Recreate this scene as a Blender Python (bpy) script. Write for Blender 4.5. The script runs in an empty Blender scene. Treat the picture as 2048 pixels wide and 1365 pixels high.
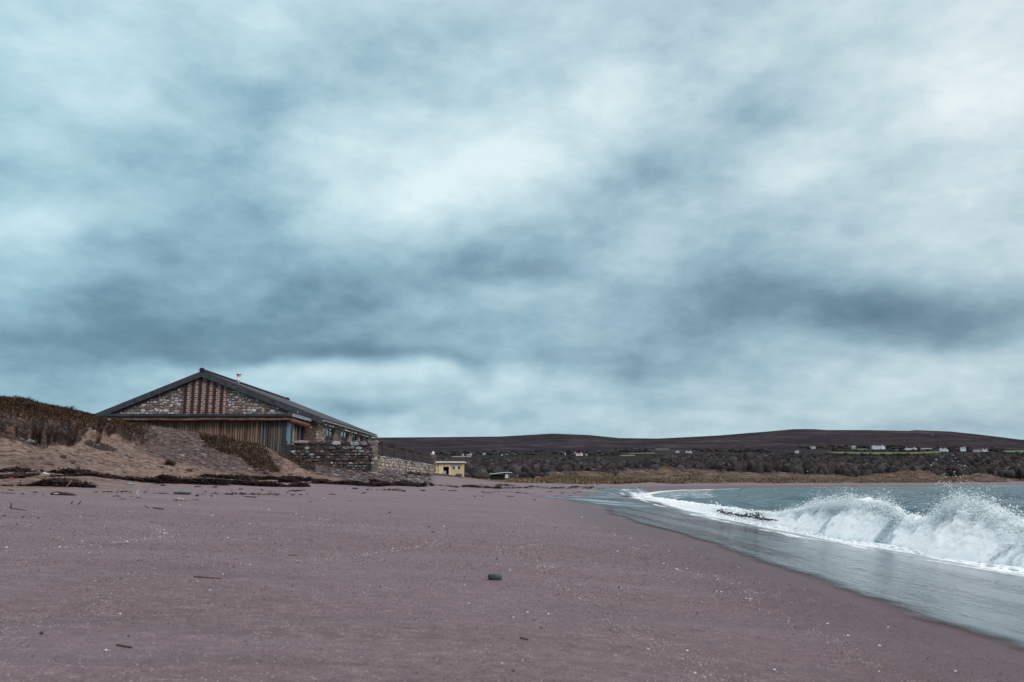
import bpy, math, random
import numpy as np
from mathutils import Vector
R = math.radians
random.seed(7); rng = np.random.default_rng(7)
SC = bpy.context.scene
COL = SC.collection

# ------------------------------------------------------------------ camera
LENS, F, HOR, CZ = 28.0, 1593.0, 964.0, 0.60
TILT = math.atan((HOR - 682.5) / F)
cam_d = bpy.data.cameras.new('camera'); cam = bpy.data.objects.new('camera', cam_d); COL.objects.link(cam)
cam.location = (0, 0, CZ); cam.rotation_euler = (math.pi/2 + TILT, 0, 0)
cam_d.lens = LENS; cam_d.sensor_width = 36; cam_d.clip_start = 0.05; cam_d.clip_end = 20000
cam_d.dof.use_dof = True; cam_d.dof.focus_distance = 40; cam_d.dof.aperture_fstop = 7.0
SC.camera = cam
# ------------------------------------------------------------------ view
SC.view_settings.view_transform = 'Standard'; SC.view_settings.look = 'None'
SC.view_settings.exposure = 0.0; SC.view_settings.gamma = 1.0
# ------------------------------------------------------------------ sun
SUN_EL, SUN_AZ = R(32), R(136)      # azimuth from +Y towards +X : behind the right shoulder
sd = bpy.data.lights.new('sun', 'SUN'); sd.energy = 1.15; sd.angle = R(16); sd.color = (1.0, 0.88, 0.80)
sun = bpy.data.objects.new('sun', sd); COL.objects.link(sun)
sv = Vector((math.sin(SUN_AZ)*math.cos(SUN_EL), math.cos(SUN_AZ)*math.cos(SUN_EL), math.sin(SUN_EL)))
sun.rotation_euler = (-sv).to_track_quat('-Z', 'Y').to_euler()

# ------------------------------------------------------------------ pixel helpers (survey: photo pixel + distance -> place in the world)
ct, st = math.cos(TILT), math.sin(TILT)
def ray(px, py):
    u = (np.asarray(px, float)-1024)/F; v = (682.5-np.asarray(py, float))/F
    return u, ct - v*st, st + v*ct
def P(px, py, Y):
    dx, dy, dz = ray(px, py); k = Y/dy
    return np.array([dx*k, Y + 0*dx, CZ + dz*k])
def proj(x, y, z):
    z = z - CZ; d = y*ct + z*st; d = np.where(d > .05, d, .05)
    return 1024 + F*x/d, 682.5 - F*(z*ct - y*st)/d

# ------------------------------------------------------------------ world: overcast sky
W = bpy.data.worlds.new('World'); SC.world = W; W.use_nodes = True
def build_world():
    nt = W.node_tree; N = nt.nodes; Lk = nt.links; N.clear()
    out = N.new('ShaderNodeOutputWorld'); bg = N.new('ShaderNodeBackground'); bg.inputs[1].default_value = 0.10
    Lk.new(bg.outputs[0], out.inputs[0])
    sky = N.new('ShaderNodeTexSky'); sky.sky_type = 'NISHITA'; sky.sun_disc = False
    sky.sun_elevation = SUN_EL; sky.sun_rotation = SUN_AZ; sky.air_density = 1.3; sky.dust_density = 2.0
    tc = N.new('ShaderNodeTexCoord'); sep = N.new('ShaderNodeSeparateXYZ'); Lk.new(tc.outputs['Generated'], sep.inputs[0])
    def M(op, a, b=None, c=None):
        n = N.new('ShaderNodeMath'); n.operation = op
        for i, v in enumerate((a, b, c)):
            if v is None: continue
            if isinstance(v, (int, float)): n.inputs[i].default_value = v
            else: Lk.new(v, n.inputs[i])
        return n.outputs[0]
    X, Y, Z = sep.outputs
    # cloud layer: direction hits a flat deck, which gives the clouds their perspective
    zz = M('ADD', M('MAXIMUM', Z, 0.0), 0.24)
    cx, cy = M('DIVIDE', X, zz), M('DIVIDE', Y, zz)
    cmb = N.new('ShaderNodeCombineXYZ'); Lk.new(cx, cmb.inputs[0]); Lk.new(cy, cmb.inputs[1])
    rot = N.new('ShaderNodeMapping'); rot.inputs['Rotation'].default_value = (0, 0, R(-28)); rot.inputs['Scale'].default_value = (0.75, 1.25, 1)
    Lk.new(cmb.outputs[0], rot.inputs[0])
    def noise(vec, sc, det, rough, dist=0.0):
        n = N.new('ShaderNodeTexNoise'); n.inputs['Scale'].default_value = sc; n.inputs['Detail'].default_value = det
        n.inputs['Roughness'].default_value = rough; n.inputs['Distortion'].default_value = dist
        Lk.new(vec, n.inputs['Vector']); return n.outputs[0]
    n1 = noise(rot.outputs[0], 1.35, 4, .46, .0)
    n2 = noise(rot.outputs[0], 3.8, 6, .50, .1)
    st_ = N.new('ShaderNodeMapping'); st_.inputs['Rotation'].default_value = (0, R(-14), 0); st_.inputs['Scale'].default_value = (1, 1, 1.9); Lk.new(tc.outputs['Generated'], st_.inputs[0])
    n4 = noise(st_.outputs[0], 3.6, 8, .52, .0); n5 = noise(st_.outputs[0], 10.0, 8, .58, .12)
    v = M('MULTIPLY_ADD', M('SUBTRACT', n1, .5), .36, .595)
    v = M('MULTIPLY_ADD', M('SUBTRACT', n2, .5), .22, v)
    v = M('MULTIPLY_ADD', M('SUBTRACT', n4, .5), .76, v)
    v = M('MULTIPLY_ADD', M('SUBTRACT', n5, .5), .48, v)
    v = M('MULTIPLY_ADD', M('SUBTRACT', noise(st_.outputs[0], 26.0, 6, .62, .1), .5), .16, v)
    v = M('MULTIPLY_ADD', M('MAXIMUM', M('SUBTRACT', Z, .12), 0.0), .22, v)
    # large bright and dark banks of the cloud, each placed by its direction
    ys = M('MAXIMUM', Y, 0.08)
    gu = M('MULTIPLY_ADD', M('SUBTRACT', noise(tc.outputs['Generated'], 4.0, 3, .5), .5), .16, M('DIVIDE', X, ys))
    gw = M('MULTIPLY_ADD', M('SUBTRACT', noise(tc.outputs['Generated'], 5.3, 3, .5, .3), .5), .075, M('DIVIDE', Z, ys))
    G = [(80,440,120,45,0,.20),(330,400,90,50,20,.10),(890,375,130,60,15,.20),(1000,640,1100,85,0,-.085),(400,600,420,60,0,-.06),(690,290,130,55,20,.14),(1000,270,120,70,30,.14),
         (1240,190,80,60,0,.10),(1760,130,380,150,25,.16),(1980,280,150,240,0,.13),(1650,340,140,60,25,.08),(1280,515,90,40,0,.14),
         (650,500,60,40,0,.10),(700,752,260,18,0,.24),(1080,770,260,20,0,.12),(1900,735,230,45,0,.22),(1620,690,170,25,0,.12),(1040,600,170,30,5,.08),
         (1640,600,360,55,-3,-.22),(1960,640,170,50,0,-.20),(800,670,1100,70,0,-.085),(850,545,240,50,6,-.18),(300,690,280,40,0,-.16),(720,712,260,13,0,-.20),
         (90,620,150,60,0,-.06),(180,335,170,40,0,-.02),(470,330,100,50,0,-.03),(1230,390,260,50,28,-.18),(1480,230,260,40,28,-.10),
         (640,825,190,13,0,-.16),(1880,850,170,20,0,-.13),(150,770,170,40,0,-.10),(900,850,500,25,0,.05),(170,60,380,110,10,.12),(1450,470,170,50,20,-.06)]
    acc = v
    for (px, py, sx, sy, an, amp) in G:
        dx, dy, dz = ray(px, py); u0, w0 = float(dx/dy), float(dz/dy)
        a = R(an); c, s = math.cos(a), math.sin(a); kx, ky = F*.98/sx*.75, F*.98/sy*.75
        du = M('SUBTRACT', gu, u0); dw = M('SUBTRACT', gw, w0)
        p = M('MULTIPLY_ADD', du, c*kx, M('MULTIPLY', dw, s*kx)); q = M('MULTIPLY_ADD', dw, c*ky, M('MULTIPLY', du, -s*ky))
        r2 = M('MULTIPLY_ADD', p, p, M('MULTIPLY', q, q))
        g = M('POWER', 2.718, M('MULTIPLY', r2, -1.0))
        acc = M('MULTIPLY_ADD', g, amp, acc)
    rp = N.new('ShaderNodeValToRGB'); Lk.new(acc, rp.inputs[0])
    e = rp.color_ramp.elements
    e[0].position = 0.05; e[0].color = (.100, .185, .255, 1)
    e[1].position = 1.0; e[1].color = (.80, .90, .94, 1)
    for pos, c in ((.28, (.176, .286, .374)), (.50, (.312, .466, .563)), (.74, (.53, .68, .755))):
        k = e.new(pos); k.color = (*c, 1)
    # the deck is a little greyer towards the brighter right, tealer to the left
    mx = N.new('ShaderNodeMix'); mx.data_type = 'RGBA'; mx.blend_type = 'MULTIPLY'
    Lk.new(M('MULTIPLY_ADD', M('DIVIDE', X, ys), .75, .5), mx.inputs['Factor'])
    mx.clamp_factor = True
    tint = N.new('ShaderNodeMix'); tint.data_type = 'RGBA'; tint.clamp_factor = True
    Lk.new(M('MULTIPLY_ADD', X, .9, .5), tint.inputs['Factor'])
    tint.inputs['A'].default_value = (.89, 1.02, 1.035, 1); tint.inputs['B'].default_value = (1.05, 1.02, 1.0, 1)
    mul = N.new('ShaderNodeMix'); mul.data_type = 'RGBA'; mul.blend_type = 'MULTIPLY'; mul.inputs['Factor'].default_value = 1
    Lk.new(rp.outputs[0], mul.inputs['A']); Lk.new(tint.outputs['Result'], mul.inputs['B'])
    sc10 = N.new('ShaderNodeVectorMath'); sc10.operation = 'SCALE'; sc10.inputs['Scale'].default_value = 10.0
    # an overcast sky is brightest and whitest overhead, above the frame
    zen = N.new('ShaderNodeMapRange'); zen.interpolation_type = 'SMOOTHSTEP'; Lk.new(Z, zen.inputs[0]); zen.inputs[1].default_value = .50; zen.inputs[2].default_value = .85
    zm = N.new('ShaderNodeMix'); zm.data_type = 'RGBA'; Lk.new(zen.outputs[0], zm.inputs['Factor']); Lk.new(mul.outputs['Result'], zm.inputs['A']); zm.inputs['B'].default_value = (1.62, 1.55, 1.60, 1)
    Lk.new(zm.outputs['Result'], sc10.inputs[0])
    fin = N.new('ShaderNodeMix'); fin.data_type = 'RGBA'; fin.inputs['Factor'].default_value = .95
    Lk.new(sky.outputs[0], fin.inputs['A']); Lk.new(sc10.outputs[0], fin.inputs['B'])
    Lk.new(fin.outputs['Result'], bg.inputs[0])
build_world()

# ------------------------------------------------------------------ numpy noise
def _h(ix, iy, iz, seed):
    h = (ix*374761393 + iy*668265263 + iz*2147483647 + seed*974634777) & 0xFFFFFFFF
    h = ((h ^ (h >> 13))*1274126177) & 0xFFFFFFFF
    h = h ^ (h >> 16)
    return (h & 0xFFFF)/65535.0
def vnoise(x, y, z=0.0, seed=0):
    x, y, z = np.broadcast_arrays(np.asarray(x, float), np.asarray(y, float), np.asarray(z, float))
    ix, iy, iz = (np.floor(a).astype(np.int64) for a in (x, y, z))
    f = [a-b for a, b in ((x, ix), (y, iy), (z, iz))]; f = [a*a*(3-2*a) for a in f]
    r = 0
    for dx in (0, 1):
        for dy in (0, 1):
            for dz in (0, 1):
                w = (f[0] if dx else 1-f[0])*(f[1] if dy else 1-f[1])*(f[2] if dz else 1-f[2])
                r = r + w*_h(ix+dx, iy+dy, iz+dz, seed)
    return r*2-1
def fbm(x, y, z=0.0, octv=4, seed=0, gain=.5):
    r = 0; a = 1; s = 0
    for i in range(octv):
        r = r + a*vnoise(x*2.03**i+i*17.3, y*2.03**i-i*9.1, np.asarray(z)*2.03**i, seed+i); s += a; a *= gain
    return r/s
def sstep(a, b, x):
    t = np.clip((x-a)/(b-a), 0, 1); return t*t*(3-2*t)

# ------------------------------------------------------------------ mesh + material helpers
def tag(o, label=None, cat=None, group=None, kind=None):
    if label: o['label'] = label
    if cat: o['category'] = cat
    if group: o['group'] = group
    if kind: o['kind'] = kind
    return o
def mesh_from(name, V, Fc, mats, smooth=False):
    me = bpy.data.meshes.new(name); V = np.asarray(V, float)
    if isinstance(Fc, np.ndarray) and Fc.ndim == 2:
        n, k = Fc.shape
        me.vertices.add(len(V)); me.vertices.foreach_set('co', V.ravel())
        me.loops.add(n*k); me.loops.foreach_set('vertex_index', Fc.astype(np.int32).ravel())
        me.polygons.add(n); me.polygons.foreach_set('loop_start', np.arange(0, n*k, k, dtype=np.int32))
        me.update(calc_edges=True)
    else:
        me.from_pydata([tuple(v) for v in V], [], [tuple(f) for f in Fc])
    for m in (mats if isinstance(mats, (list, tuple)) else [mats]): me.materials.append(m)
    if smooth: me.polygons.foreach_set('use_smooth', [True]*len(me.polygons))
    me.update(); return me
def ob(name, me, parent=None, loc=None):
    o = bpy.data.objects.new(name, me); COL.objects.link(o)
    if parent: o.parent = parent
    if loc is not None: o.location = loc
    return o
def empty(name, loc, rz=0):
    o = bpy.data.objects.new(name, None); COL.objects.link(o); o.location = loc; o.rotation_euler = (0, 0, rz); o.empty_display_size = .2; return o
def vattr(me, name, vals, dom='POINT'):
    a = me.attributes.new(name, 'FLOAT', dom); a.data.foreach_set('value', np.asarray(vals, np.float32))
class MB:
    def __init__(s): s.v = []; s.f = []; s.r = []
    def add(s, V, Fc, r=None):
        b = len(s.v); s.v += [tuple(map(float, p)) for p in V]; s.f += [tuple(i+b for i in f) for f in Fc]; s.r += [random.random() if r is None else r]*len(Fc); return s
    def box(s, x0, x1, y0, y1, z0, z1, r=None):
        return s.add([(x0,y0,z0),(x1,y0,z0),(x1,y1,z0),(x0,y1,z0),(x0,y0,z1),(x1,y0,z1),(x1,y1,z1),(x0,y1,z1)],
                     [(3,2,1,0),(4,5,6,7),(0,1,5,4),(1,2,6,5),(2,3,7,6),(3,0,4,7)], r)
    def tube(s, pts, rad, n=8, cap=True, r=None):
        pts = [Vector(p) for p in pts]; rad = rad if isinstance(rad, (list, tuple)) else [rad]*len(pts)
        V = []; Fc = []
        for i, p in enumerate(pts):
            d = (pts[min(i+1, len(pts)-1)] - pts[max(i-1, 0)]).normalized()
            a = d.orthogonal().normalized() if i == 0 else (a0 - d*a0.dot(d)).normalized()
            a0 = a; b = d.cross(a)
            for k in range(n):
                t = 2*math.pi*k/n; V.append(p + (a*math.cos(t)+b*math.sin(t))*rad[i])
        for i in range(len(pts)-1):
            for k in range(n): Fc.append((i*n+k, i*n+(k+1) % n, (i+1)*n+(k+1) % n, (i+1)*n+k))
        if cap: Fc.append(tuple(reversed(range(n)))); Fc.append(tuple(range((len(pts)-1)*n, len(pts)*n)))
        return s.add(V, Fc, r)
    def build(s, name, m, parent=None, smooth=False, loc=None):
        me = mesh_from(name, np.array(s.v), s.f, m, smooth); vattr(me, 'rnd', s.r, 'FACE'); return ob(name, me, parent, loc)

def new_mat(name):
    m = bpy.data.materials.new(name); m.use_nodes = True; nt = m.node_tree; b = nt.nodes['Principled BSDF']; return m, nt, b
class NT:
    def __init__(s, nt): s.nt = nt; s.N = nt.nodes; s.L = nt.links
    def put(s, sock, v):
        if isinstance(v, (int, float)): sock.default_value = v
        elif isinstance(v, tuple): sock.default_value = v if len(v) == 4 or sock.type == 'VECTOR' else (*v, 1)
        else: s.L.new(v, sock)
    def math(s, op, a, b=None, c=None, clamp=False):
        n = s.N.new('ShaderNodeMath'); n.operation = op; n.use_clamp = clamp
        for i, v in enumerate((a, b, c)):
            if v is not None: s.put(n.inputs[i], v)
        return n.outputs[0]
    def pos(s): return s.N.new('ShaderNodeNewGeometry').outputs['Position']
    def zc(s): n = s.N.new('ShaderNodeSeparateXYZ'); s.L.new(s.pos(), n.inputs[0]); return n.outputs[2]
    def obj(s): return s.N.new('ShaderNodeTexCoord').outputs['Object']
    def attr(s, nm): n = s.N.new('ShaderNodeAttribute'); n.attribute_name = nm; return n.outputs['Fac']
    def mapv(s, vec, sc): n = s.N.new('ShaderNodeMapping'); n.inputs['Scale'].default_value = sc; s.L.new(vec, n.inputs[0]); return n.outputs[0]
    def noise(s, vec, sc, det=4, ro=.55, dist=0.): 
        n = s.N.new('ShaderNodeTexNoise'); n.inputs['Scale'].default_value = sc; n.inputs['Detail'].default_value = det
        n.inputs['Roughness'].default_value = ro; n.inputs['Distortion'].default_value = dist; s.L.new(vec, n.inputs['Vector']); return n.outputs[0]
    def vor(s, vec, sc, out='Distance', rnd=1., feat='F1'):
        n = s.N.new('ShaderNodeTexVoronoi'); n.feature = feat; n.inputs['Scale'].default_value = sc; n.inputs['Randomness'].default_value = rnd; s.L.new(vec, n.inputs['Vector']); return n.outputs[out]
    def ramp(s, fac, stops):
        n = s.N.new('ShaderNodeValToRGB'); s.L.new(fac, n.inputs[0]); e = n.color_ramp.elements
        e[0].position = stops[0][0]; e[0].color = (*stops[0][1], 1); e[1].position = stops[-1][0]; e[1].color = (*stops[-1][1], 1)
        for p, c in stops[1:-1]: k = e.new(p); k.color = (*c, 1)
        return n.outputs[0]
    def mix(s, fac, a, b, mode='MIX'):
        n = s.N.new('ShaderNodeMix'); n.data_type = 'RGBA'; n.blend_type = mode; n.clamp_factor = True
        s.put(n.inputs['Factor'], fac); s.put(n.inputs['A'], a); s.put(n.inputs['B'], b); return n.outputs['Result']
    def ss(s, x, a, b):
        n = s.N.new('ShaderNodeMapRange'); n.interpolation_type = 'SMOOTHSTEP'; s.L.new(x, n.inputs[0]); n.inputs[1].default_value = a; n.inputs[2].default_value = b; return n.outputs[0]
    def bump(s, h, strength, dist, nrm=None):
        n = s.N.new('ShaderNodeBump'); s.put(n.inputs['Strength'], strength); n.inputs['Distance'].default_value = dist; s.L.new(h, n.inputs['Height'])
        if nrm is not None: s.L.new(nrm, n.inputs['Normal'])
        return n.outputs[0]
def simple(name, c1, c2=None, sc=4., rough=.8, bump=0., metal=0., bd=.02, stretch=None, rndmix=0.):
    m, nt, b = new_mat(name); T = NT(nt); c2 = c2 or tuple(x*.7 for x in c1)
    vec = T.obj()
    if stretch: vec = T.mapv(vec, stretch)
    n = T.noise(vec, sc, 5, .6)
    f = T.ss(n, .35, .65)
    if rndmix: f = T.math('ADD', T.math('MULTIPLY', f, 1-rndmix), T.math('MULTIPLY', T.attr('rnd'), rndmix))
    T.put(b.inputs['Base Color'], T.mix(f, c1, c2))
    b.inputs['Roughness'].default_value = rough; b.inputs['Metallic'].default_value = metal
    if bump: T.put(b.inputs['Normal'], T.bump(n, bump, bd))
    return m

# ------------------------------------------------------------------ terrain function
SHORE = np.array([(2.6,-400),(2.6,0),(2.6,24),(2.9,32),(4.2,44),(7.6,63),(10,78),(15.5,105),(24,135),(41,166),(60,187),(112,236),(239,372),(480,600),(900,900),(1700,1300),(4000,2000)], float)
def sdist(x, y):
    x = np.asarray(x, float); y = np.asarray(y, float); best = np.full(x.shape, 1e12); sg = np.ones(x.shape)
    for (ax, ay), (bx, by) in zip(SHORE[:-1], SHORE[1:]):
        ex, ey = bx-ax, by-ay; L2 = ex*ex+ey*ey
        t = np.clip(((x-ax)*ex+(y-ay)*ey)/L2, 0, 1); dx = x-ax-t*ex; dy = y-ay-t*ey; d2 = dx*dx+dy*dy
        side = np.sign(ex*dy - ey*dx)      # >0 : left = land
        m = d2 < best; best = np.where(m, d2, best); sg = np.where(m, -side, sg)
    return np.sqrt(best)*np.where(sg == 0, 1, sg)
PR = np.array([(-1e5,2.2),(-80,1.45),(-50,1.25),(-35,1.05),(-25,.75),(-15,.42),(-8,.20),(-2.6,0.0),(0,-.22),(3,-.52),(8,-1.2),(20,-2.2),(60,-4),(1e5,-6)])
CP = [ # (px, py, Y) of the bank in front of the building
 (-350,812,33),(-150,816,33.5),(0,829,35),(100,842,39),(190,845,45),(270,850,50),(340,861,52.5),(400,868,54),(440,873,54.5),(480,886,55),(520,896,55.2),(560,910,55.3),(600,928,55.5),(640,938,56.5),(700,943,57.5),(750,948,58),(800,952,60),(868,953,66),
 (-150,870,30.5),(0,874,31.5),(60,885,32.5),(120,893,34.5),(160,882,38),(200,872,42),(250,880,45),(300,884,47.5),(350,892,49),(400,897,50),(450,902,50.5),(500,925,50.8),(550,942,51.5),
 (-150,895,28.6),(0,896,29),(80,912,30),(150,922,32),(230,920,36),(300,922,40),(350,930,42),(420,935,44),(480,945,46),(560,955,48),(640,956,50),(700,958,51),(760,960,53),(840,963,58),
 (-150,935,26),(0,938,26.5),(100,945,27.5),(200,950,29),(300,956,32),(400,958,36),(500,961,39.5),(600,964,42.5),(700,966,45)]
CPW = [tuple(P(a, b, c)) for a, b, c in CP]
CPW += [(-60,30,4.2),(-45,38,4.2),(-60,60,4.0),(-36,56,4.0),(-30,60,3.4),(-22,62,3.0),(-40,75,3.6),(-60,100,3.2),(-28,75,2.9),(-18,72,2.4),(-30,105,2.6),(-12,95,1.6),(-9.5,60.5,1.25),(-8.8,75,1.35),(-8.2,95,1.5),(-12,70,1.6)]
def base_h(x, y, s=None):
    s = sdist(x, y) if s is None else s
    s = np.where(s > 0, s*(1+2.6*sstep(45, 75, y)), s)
    return np.interp(s, PR[:, 0], PR[:, 1])
_c = np.array(CPW); 
_z = [( -3, 20),(-6,30),(-8,40),(-9,52),(-5,60),(-5,80),(-3,100),(-2,45),(-9,14),(-12,18),(-17,22),(-24,20),(-30,14),(-20,8),(-40,5),(0,0),(-10,0),(-4,8),(2,70),(4,110),(-15,120),(-40,130)]
_c = np.vstack([_c, [(a, b, float(base_h(np.array(a), np.array(b)))) for a, b in _z]])
_res = _c[:, 2] - base_h(_c[:, 0], _c[:, 1])
def _U(r2): return r2*np.log(r2+1e-9)*.5
def _tps():
    n = len(_c); d2 = ((_c[:, None, :2]-_c[None, :, :2])**2).sum(-1)
    A = np.zeros((n+3, n+3)); A[:n, :n] = _U(d2) + np.eye(n)*.5; A[:n, n] = 1; A[:n, n+1:] = _c[:, :2]; A[n, :n] = 1; A[n+1:, :n] = _c[:, :2].T
    return np.linalg.solve(A, np.concatenate([_res, [0, 0, 0]]))
_w = _tps()
def tps(x, y):
    shp = x.shape; x = x.ravel(); y = y.ravel(); out = np.full(len(x), _w[-3]) + _w[-2]*x + _w[-1]*y
    for i in range(len(_c)):
        out += _w[i]*_U((x-_c[i, 0])**2+(y-_c[i, 1])**2)
    return out.reshape(shp)
SKYX = [-2000,700,755,900,1000,1105,1180,1240,1320,1440,1500,1540,1595,1633,1662,1740,1825,1843,1860,1912,1960,2011,2048,2300,4000]
SKYY = [880,877,876,875,874,868,871,877,878,872,867,864,859,859,861,861,862.5,861,862,864,869,875,880,893,915]
def skyline(px): return np.interp(px, SKYX, SKYY)
HUMPS = [(1150,942,215,9,14),(1185,949,235,8,10),(1290,947,250,12,14),(1330,943,262,12,12),(1380,944,262,14,12),(1440,948,270,16,12),(1500,952,290,16,14),(1560,951,300,14,14),(1640,953,320,16,14),
         (1775,950,330,10,14),(1810,948,335,9,12),(1835,945,338,8,12),(1860,953,340,12,14),(1940,953,400,14,14),(1960,951,405,12,14),(1990,956,420,14,14)]
def height(x, y, detail=True):
    x = np.asarray(x, float); y = np.asarray(y, float)
    s = sdist(x, y); z = base_h(x, y, s)
    m = (x > -75) & (x < 6) & (y > -10) & (y < 135)
    w = sstep(-75, -60, x)*(1-sstep(1, 6, x))*sstep(-10, 2, y)*(1-sstep(110, 135, y))
    t = np.zeros(x.shape)
    if m.any(): t[m] = np.clip(tps(x[m], y[m]), -1.0, 6)
    z = z + t*w
    # far dunes behind the curve of the bay
    far = sstep(110, 150, y)
    fd = sstep(6, 16, -s)*(1-sstep(60, 110, -s))*far*np.maximum(sstep(.035, .06, x/np.maximum(y, 50)), sstep(215, 240, y))
    rid = 1-np.abs(fbm(x/17, y/11, 0, 3, 5))*2
    hm = np.zeros(x.shape)
    for (px, py, Y, wx, wy) in HUMPS:
        p = P(px, py, Y); hm = np.maximum(hm, (p[2]-.9)*np.exp(-((x-p[0])/wx)**2-((y-p[1])/wy)**2))
    z = np.where(fd > 0, z + fd*(np.clip(rid, 0, 1)*.40*(1+.3*vnoise(x/5, y/5, 0, 9))) , z) + hm*far*1.12*(1+.32*fbm(x/4.5, y/6, 0, 4, 21, .6))
    # foredune with marram, left part
    fore = np.exp(-((y-(150+.25*(x-5)))/9)**2)*sstep(6, 10, x)*(1-sstep(24, 34, x))
    z = z + fore*(.35+.3*fbm(x/3, y/3, 0, 3, 31))
    # low shingle flat with the shed and the car
    pxx = 1024+1618*x/np.maximum(y, 50); cap = np.interp(pxx, [930,980,1040,1068,1084,1100], [2.5,1.0,.95,.50,.50,3.0]); cw = sstep(138, 150, y)*(1-sstep(215, 228, y))
    z = np.where(cw > 0, z+(np.minimum(z, cap)-z)*cw, z)
    # inland hill
    Y = np.maximum(y, 50); px = 1024+1618*x/Y; sk = skyline(px)
    tb = [(200,964-.0),(330,957),(600,951),(900,934),(1150,920),(1400,905),(1800,893)]
    pyv = np.interp(Y, [a for a, b in tb], [b for a, b in tb])
    right = sstep(1350, 1600, px)
    pyv = pyv - right*np.interp(Y, [600, 1100, 1400, 1800], [0, 3, 5, 4])
    pyv = np.where(Y > 1800, 893-4*right + (sk-893+4*right)*np.clip((Y-1800)/900, 0, 1)**.75, pyv)
    zh = CZ + (964-pyv)/1618*np.minimum(Y, 2700)
    zh = zh + sstep(900, 1500, Y)*fbm(x/260, y/300, 0, 4, 41)*7*(1-sstep(2300, 2700, Y))
    zh = np.where(Y > 2700, zh - (Y-2700)*.02, zh)
    hb = sstep(80, 190, -s)*sstep(150, 260, y)
    z = z*(1-hb) + np.maximum(zh, z*.8)*hb
    if detail:
        nb = sstep(20, 28, np.hypot(x, y))*(1-sstep(90, 130, y))*sstep(.3, 1.2, z)
        az = np.arctan2(x, y); pa = 1024+1618*np.tan(np.clip(az, -1.2, 1.2)); pv = 964-(z-CZ)*1618/np.maximum(y, 20)
        gz = np.exp(-((pv-np.interp(pa, [0, 150, 250, 320], [862, 862, 862, 866]))/17)**2)*sstep(320, 270, pa)*sstep(24, 27, y)*(1-sstep(48, 54, y))
        z = z - gz*np.clip(.15+fbm(pa/15, 0*pa, 0, 4, 201), 0, 1)*2.3 + gz*.35*fbm(x/.5, y/.5, z/.5, 3, 203)
        z = z + nb*(.16*fbm(x/1.6, y/1.6, 0, 4, 51)+.05*fbm(x/.4, y/.4, 0, 2, 57))
        # soft ridges along the flat beach
        z = z + (1-nb)*(1-sstep(60, 100, np.hypot(x, y)))*(.020*fbm(x/1.4, y/.9, 0, 3, 61)+.004*fbm(x/.22, y/.16, 0, 3, 63))*sstep(.3, 1.5, -s+.6)
    return z
def hz(x, y): return float(height(np.array([x]), np.array([y]))[0])
def G(px, py, tmin=1.5, tmax=3000, n=900):
    """where the sight line through a photo pixel meets the ground"""
    dx, dy, dz = (float(a) for a in ray(px, py)); t = np.geomspace(tmin, tmax, n)
    h = height(dx*t, dy*t); below = (CZ+dz*t) <= h
    if not below.any(): t1 = 60.
    else:
        i = int(np.argmax(below)); a, b = t[max(i-1, 0)], t[i]
        for _ in range(3):
            tt = np.linspace(a, b, 12); bl = (CZ+dz*tt) <= height(dx*tt, dy*tt); j = max(int(np.argmax(bl)), 1) if bl.any() else 11; a, b = tt[j-1], tt[j]
        t1 = b
    x, y = dx*t1, dy*t1; return Vector((x, y, hz(x, y)))

# ------------------------------------------------------------------ where the ground is turf, rubble, pale sand (places on the ground)
def pl(px, xs, ys): return np.interp(px, xs, ys)
def veg_mask(x, y, z):
    px, py = proj(x, y, z); n = fbm(x/1.3, y/1.3, 0, 3, 71)*9
    m = np.zeros(px.shape)
    near = (y > 20) & (y < 58.5)
    low = pl(px, [-400,0,40,90,150,165,180,215,235,262,290,310], [905,872,880,893,888,872,858,868,868,884,872,850])
    a = sstep(6, -4, py+n-low)*sstep(320, 285, px)
    gap = np.exp(-((px-195)/9)**2-((py-875)/14)**2)
    a = a*(1-.8*gap)
    up = pl(px, [395,440,480,520,560,590], [866,872,882,900,915,920]); lo = pl(px, [395,430,480,510,540,560], [874,896,918,936,946,944])
    b = sstep(up-22, up-6, py)*sstep(lo+4, lo-4, py+n*.6)*sstep(392, 405, px)*sstep(545, 522, px+n*1.4-(py-900)*.5)
    lo2 = pl(px, [530,560,600,630], [880,915,932,948])
    c = sstep(lo2+3, lo2-4, py+n*.5)*sstep(520, 545, px+n)*sstep(636, 622, px)
    d = np.exp(-((px-200)/32)**2-((py-893-(px-200)*.22)/7)**2)
    m = np.where(near, np.clip(a+b*1.1+c*1.1+d*1.3, 0, 1), 0)
    m2 = sstep(12, 20, -sdist(x, y))*sstep(110, 140, y)
    e = np.where((y > 58.5) & (y < 110), sstep(-10.0, -8.5, x)*sstep(.9, 1.2, z)*.6, 0)
    f = ((x < -15) & (y >= 58)).astype(float)
    return np.clip(np.maximum.reduce([m, m2, e, f]), 0, 1)
def rub_mask(x, y, z):
    px, py = proj(x, y, z); n = fbm(x/1.1, y/1.1, 0, 3, 73)*12
    lo = pl(px, [250,290,330,400,450,520,580], [900,905,925,938,945,955,958])
    a = sstep(lo+6, lo-8, py+n)*sstep(255, 285, px+n)*sstep(600, 520, px)*(y < 57)
    lo2 = pl(px, [580,640,700,760,850,900], [930,952,962,966,970,968])
    b = sstep(lo2+2, lo2-4, py+n*.3)*sstep(560, 625, px)*sstep(880, 840, px)*((y > 45) & (y < 75))
    c = .55*np.exp(-((px-60)/70)**2-((py-925)/12)**2)
    return np.clip(np.where((y > 20), np.maximum.reduce([a, b*1.2, c]), 0), 0, 1)

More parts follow.
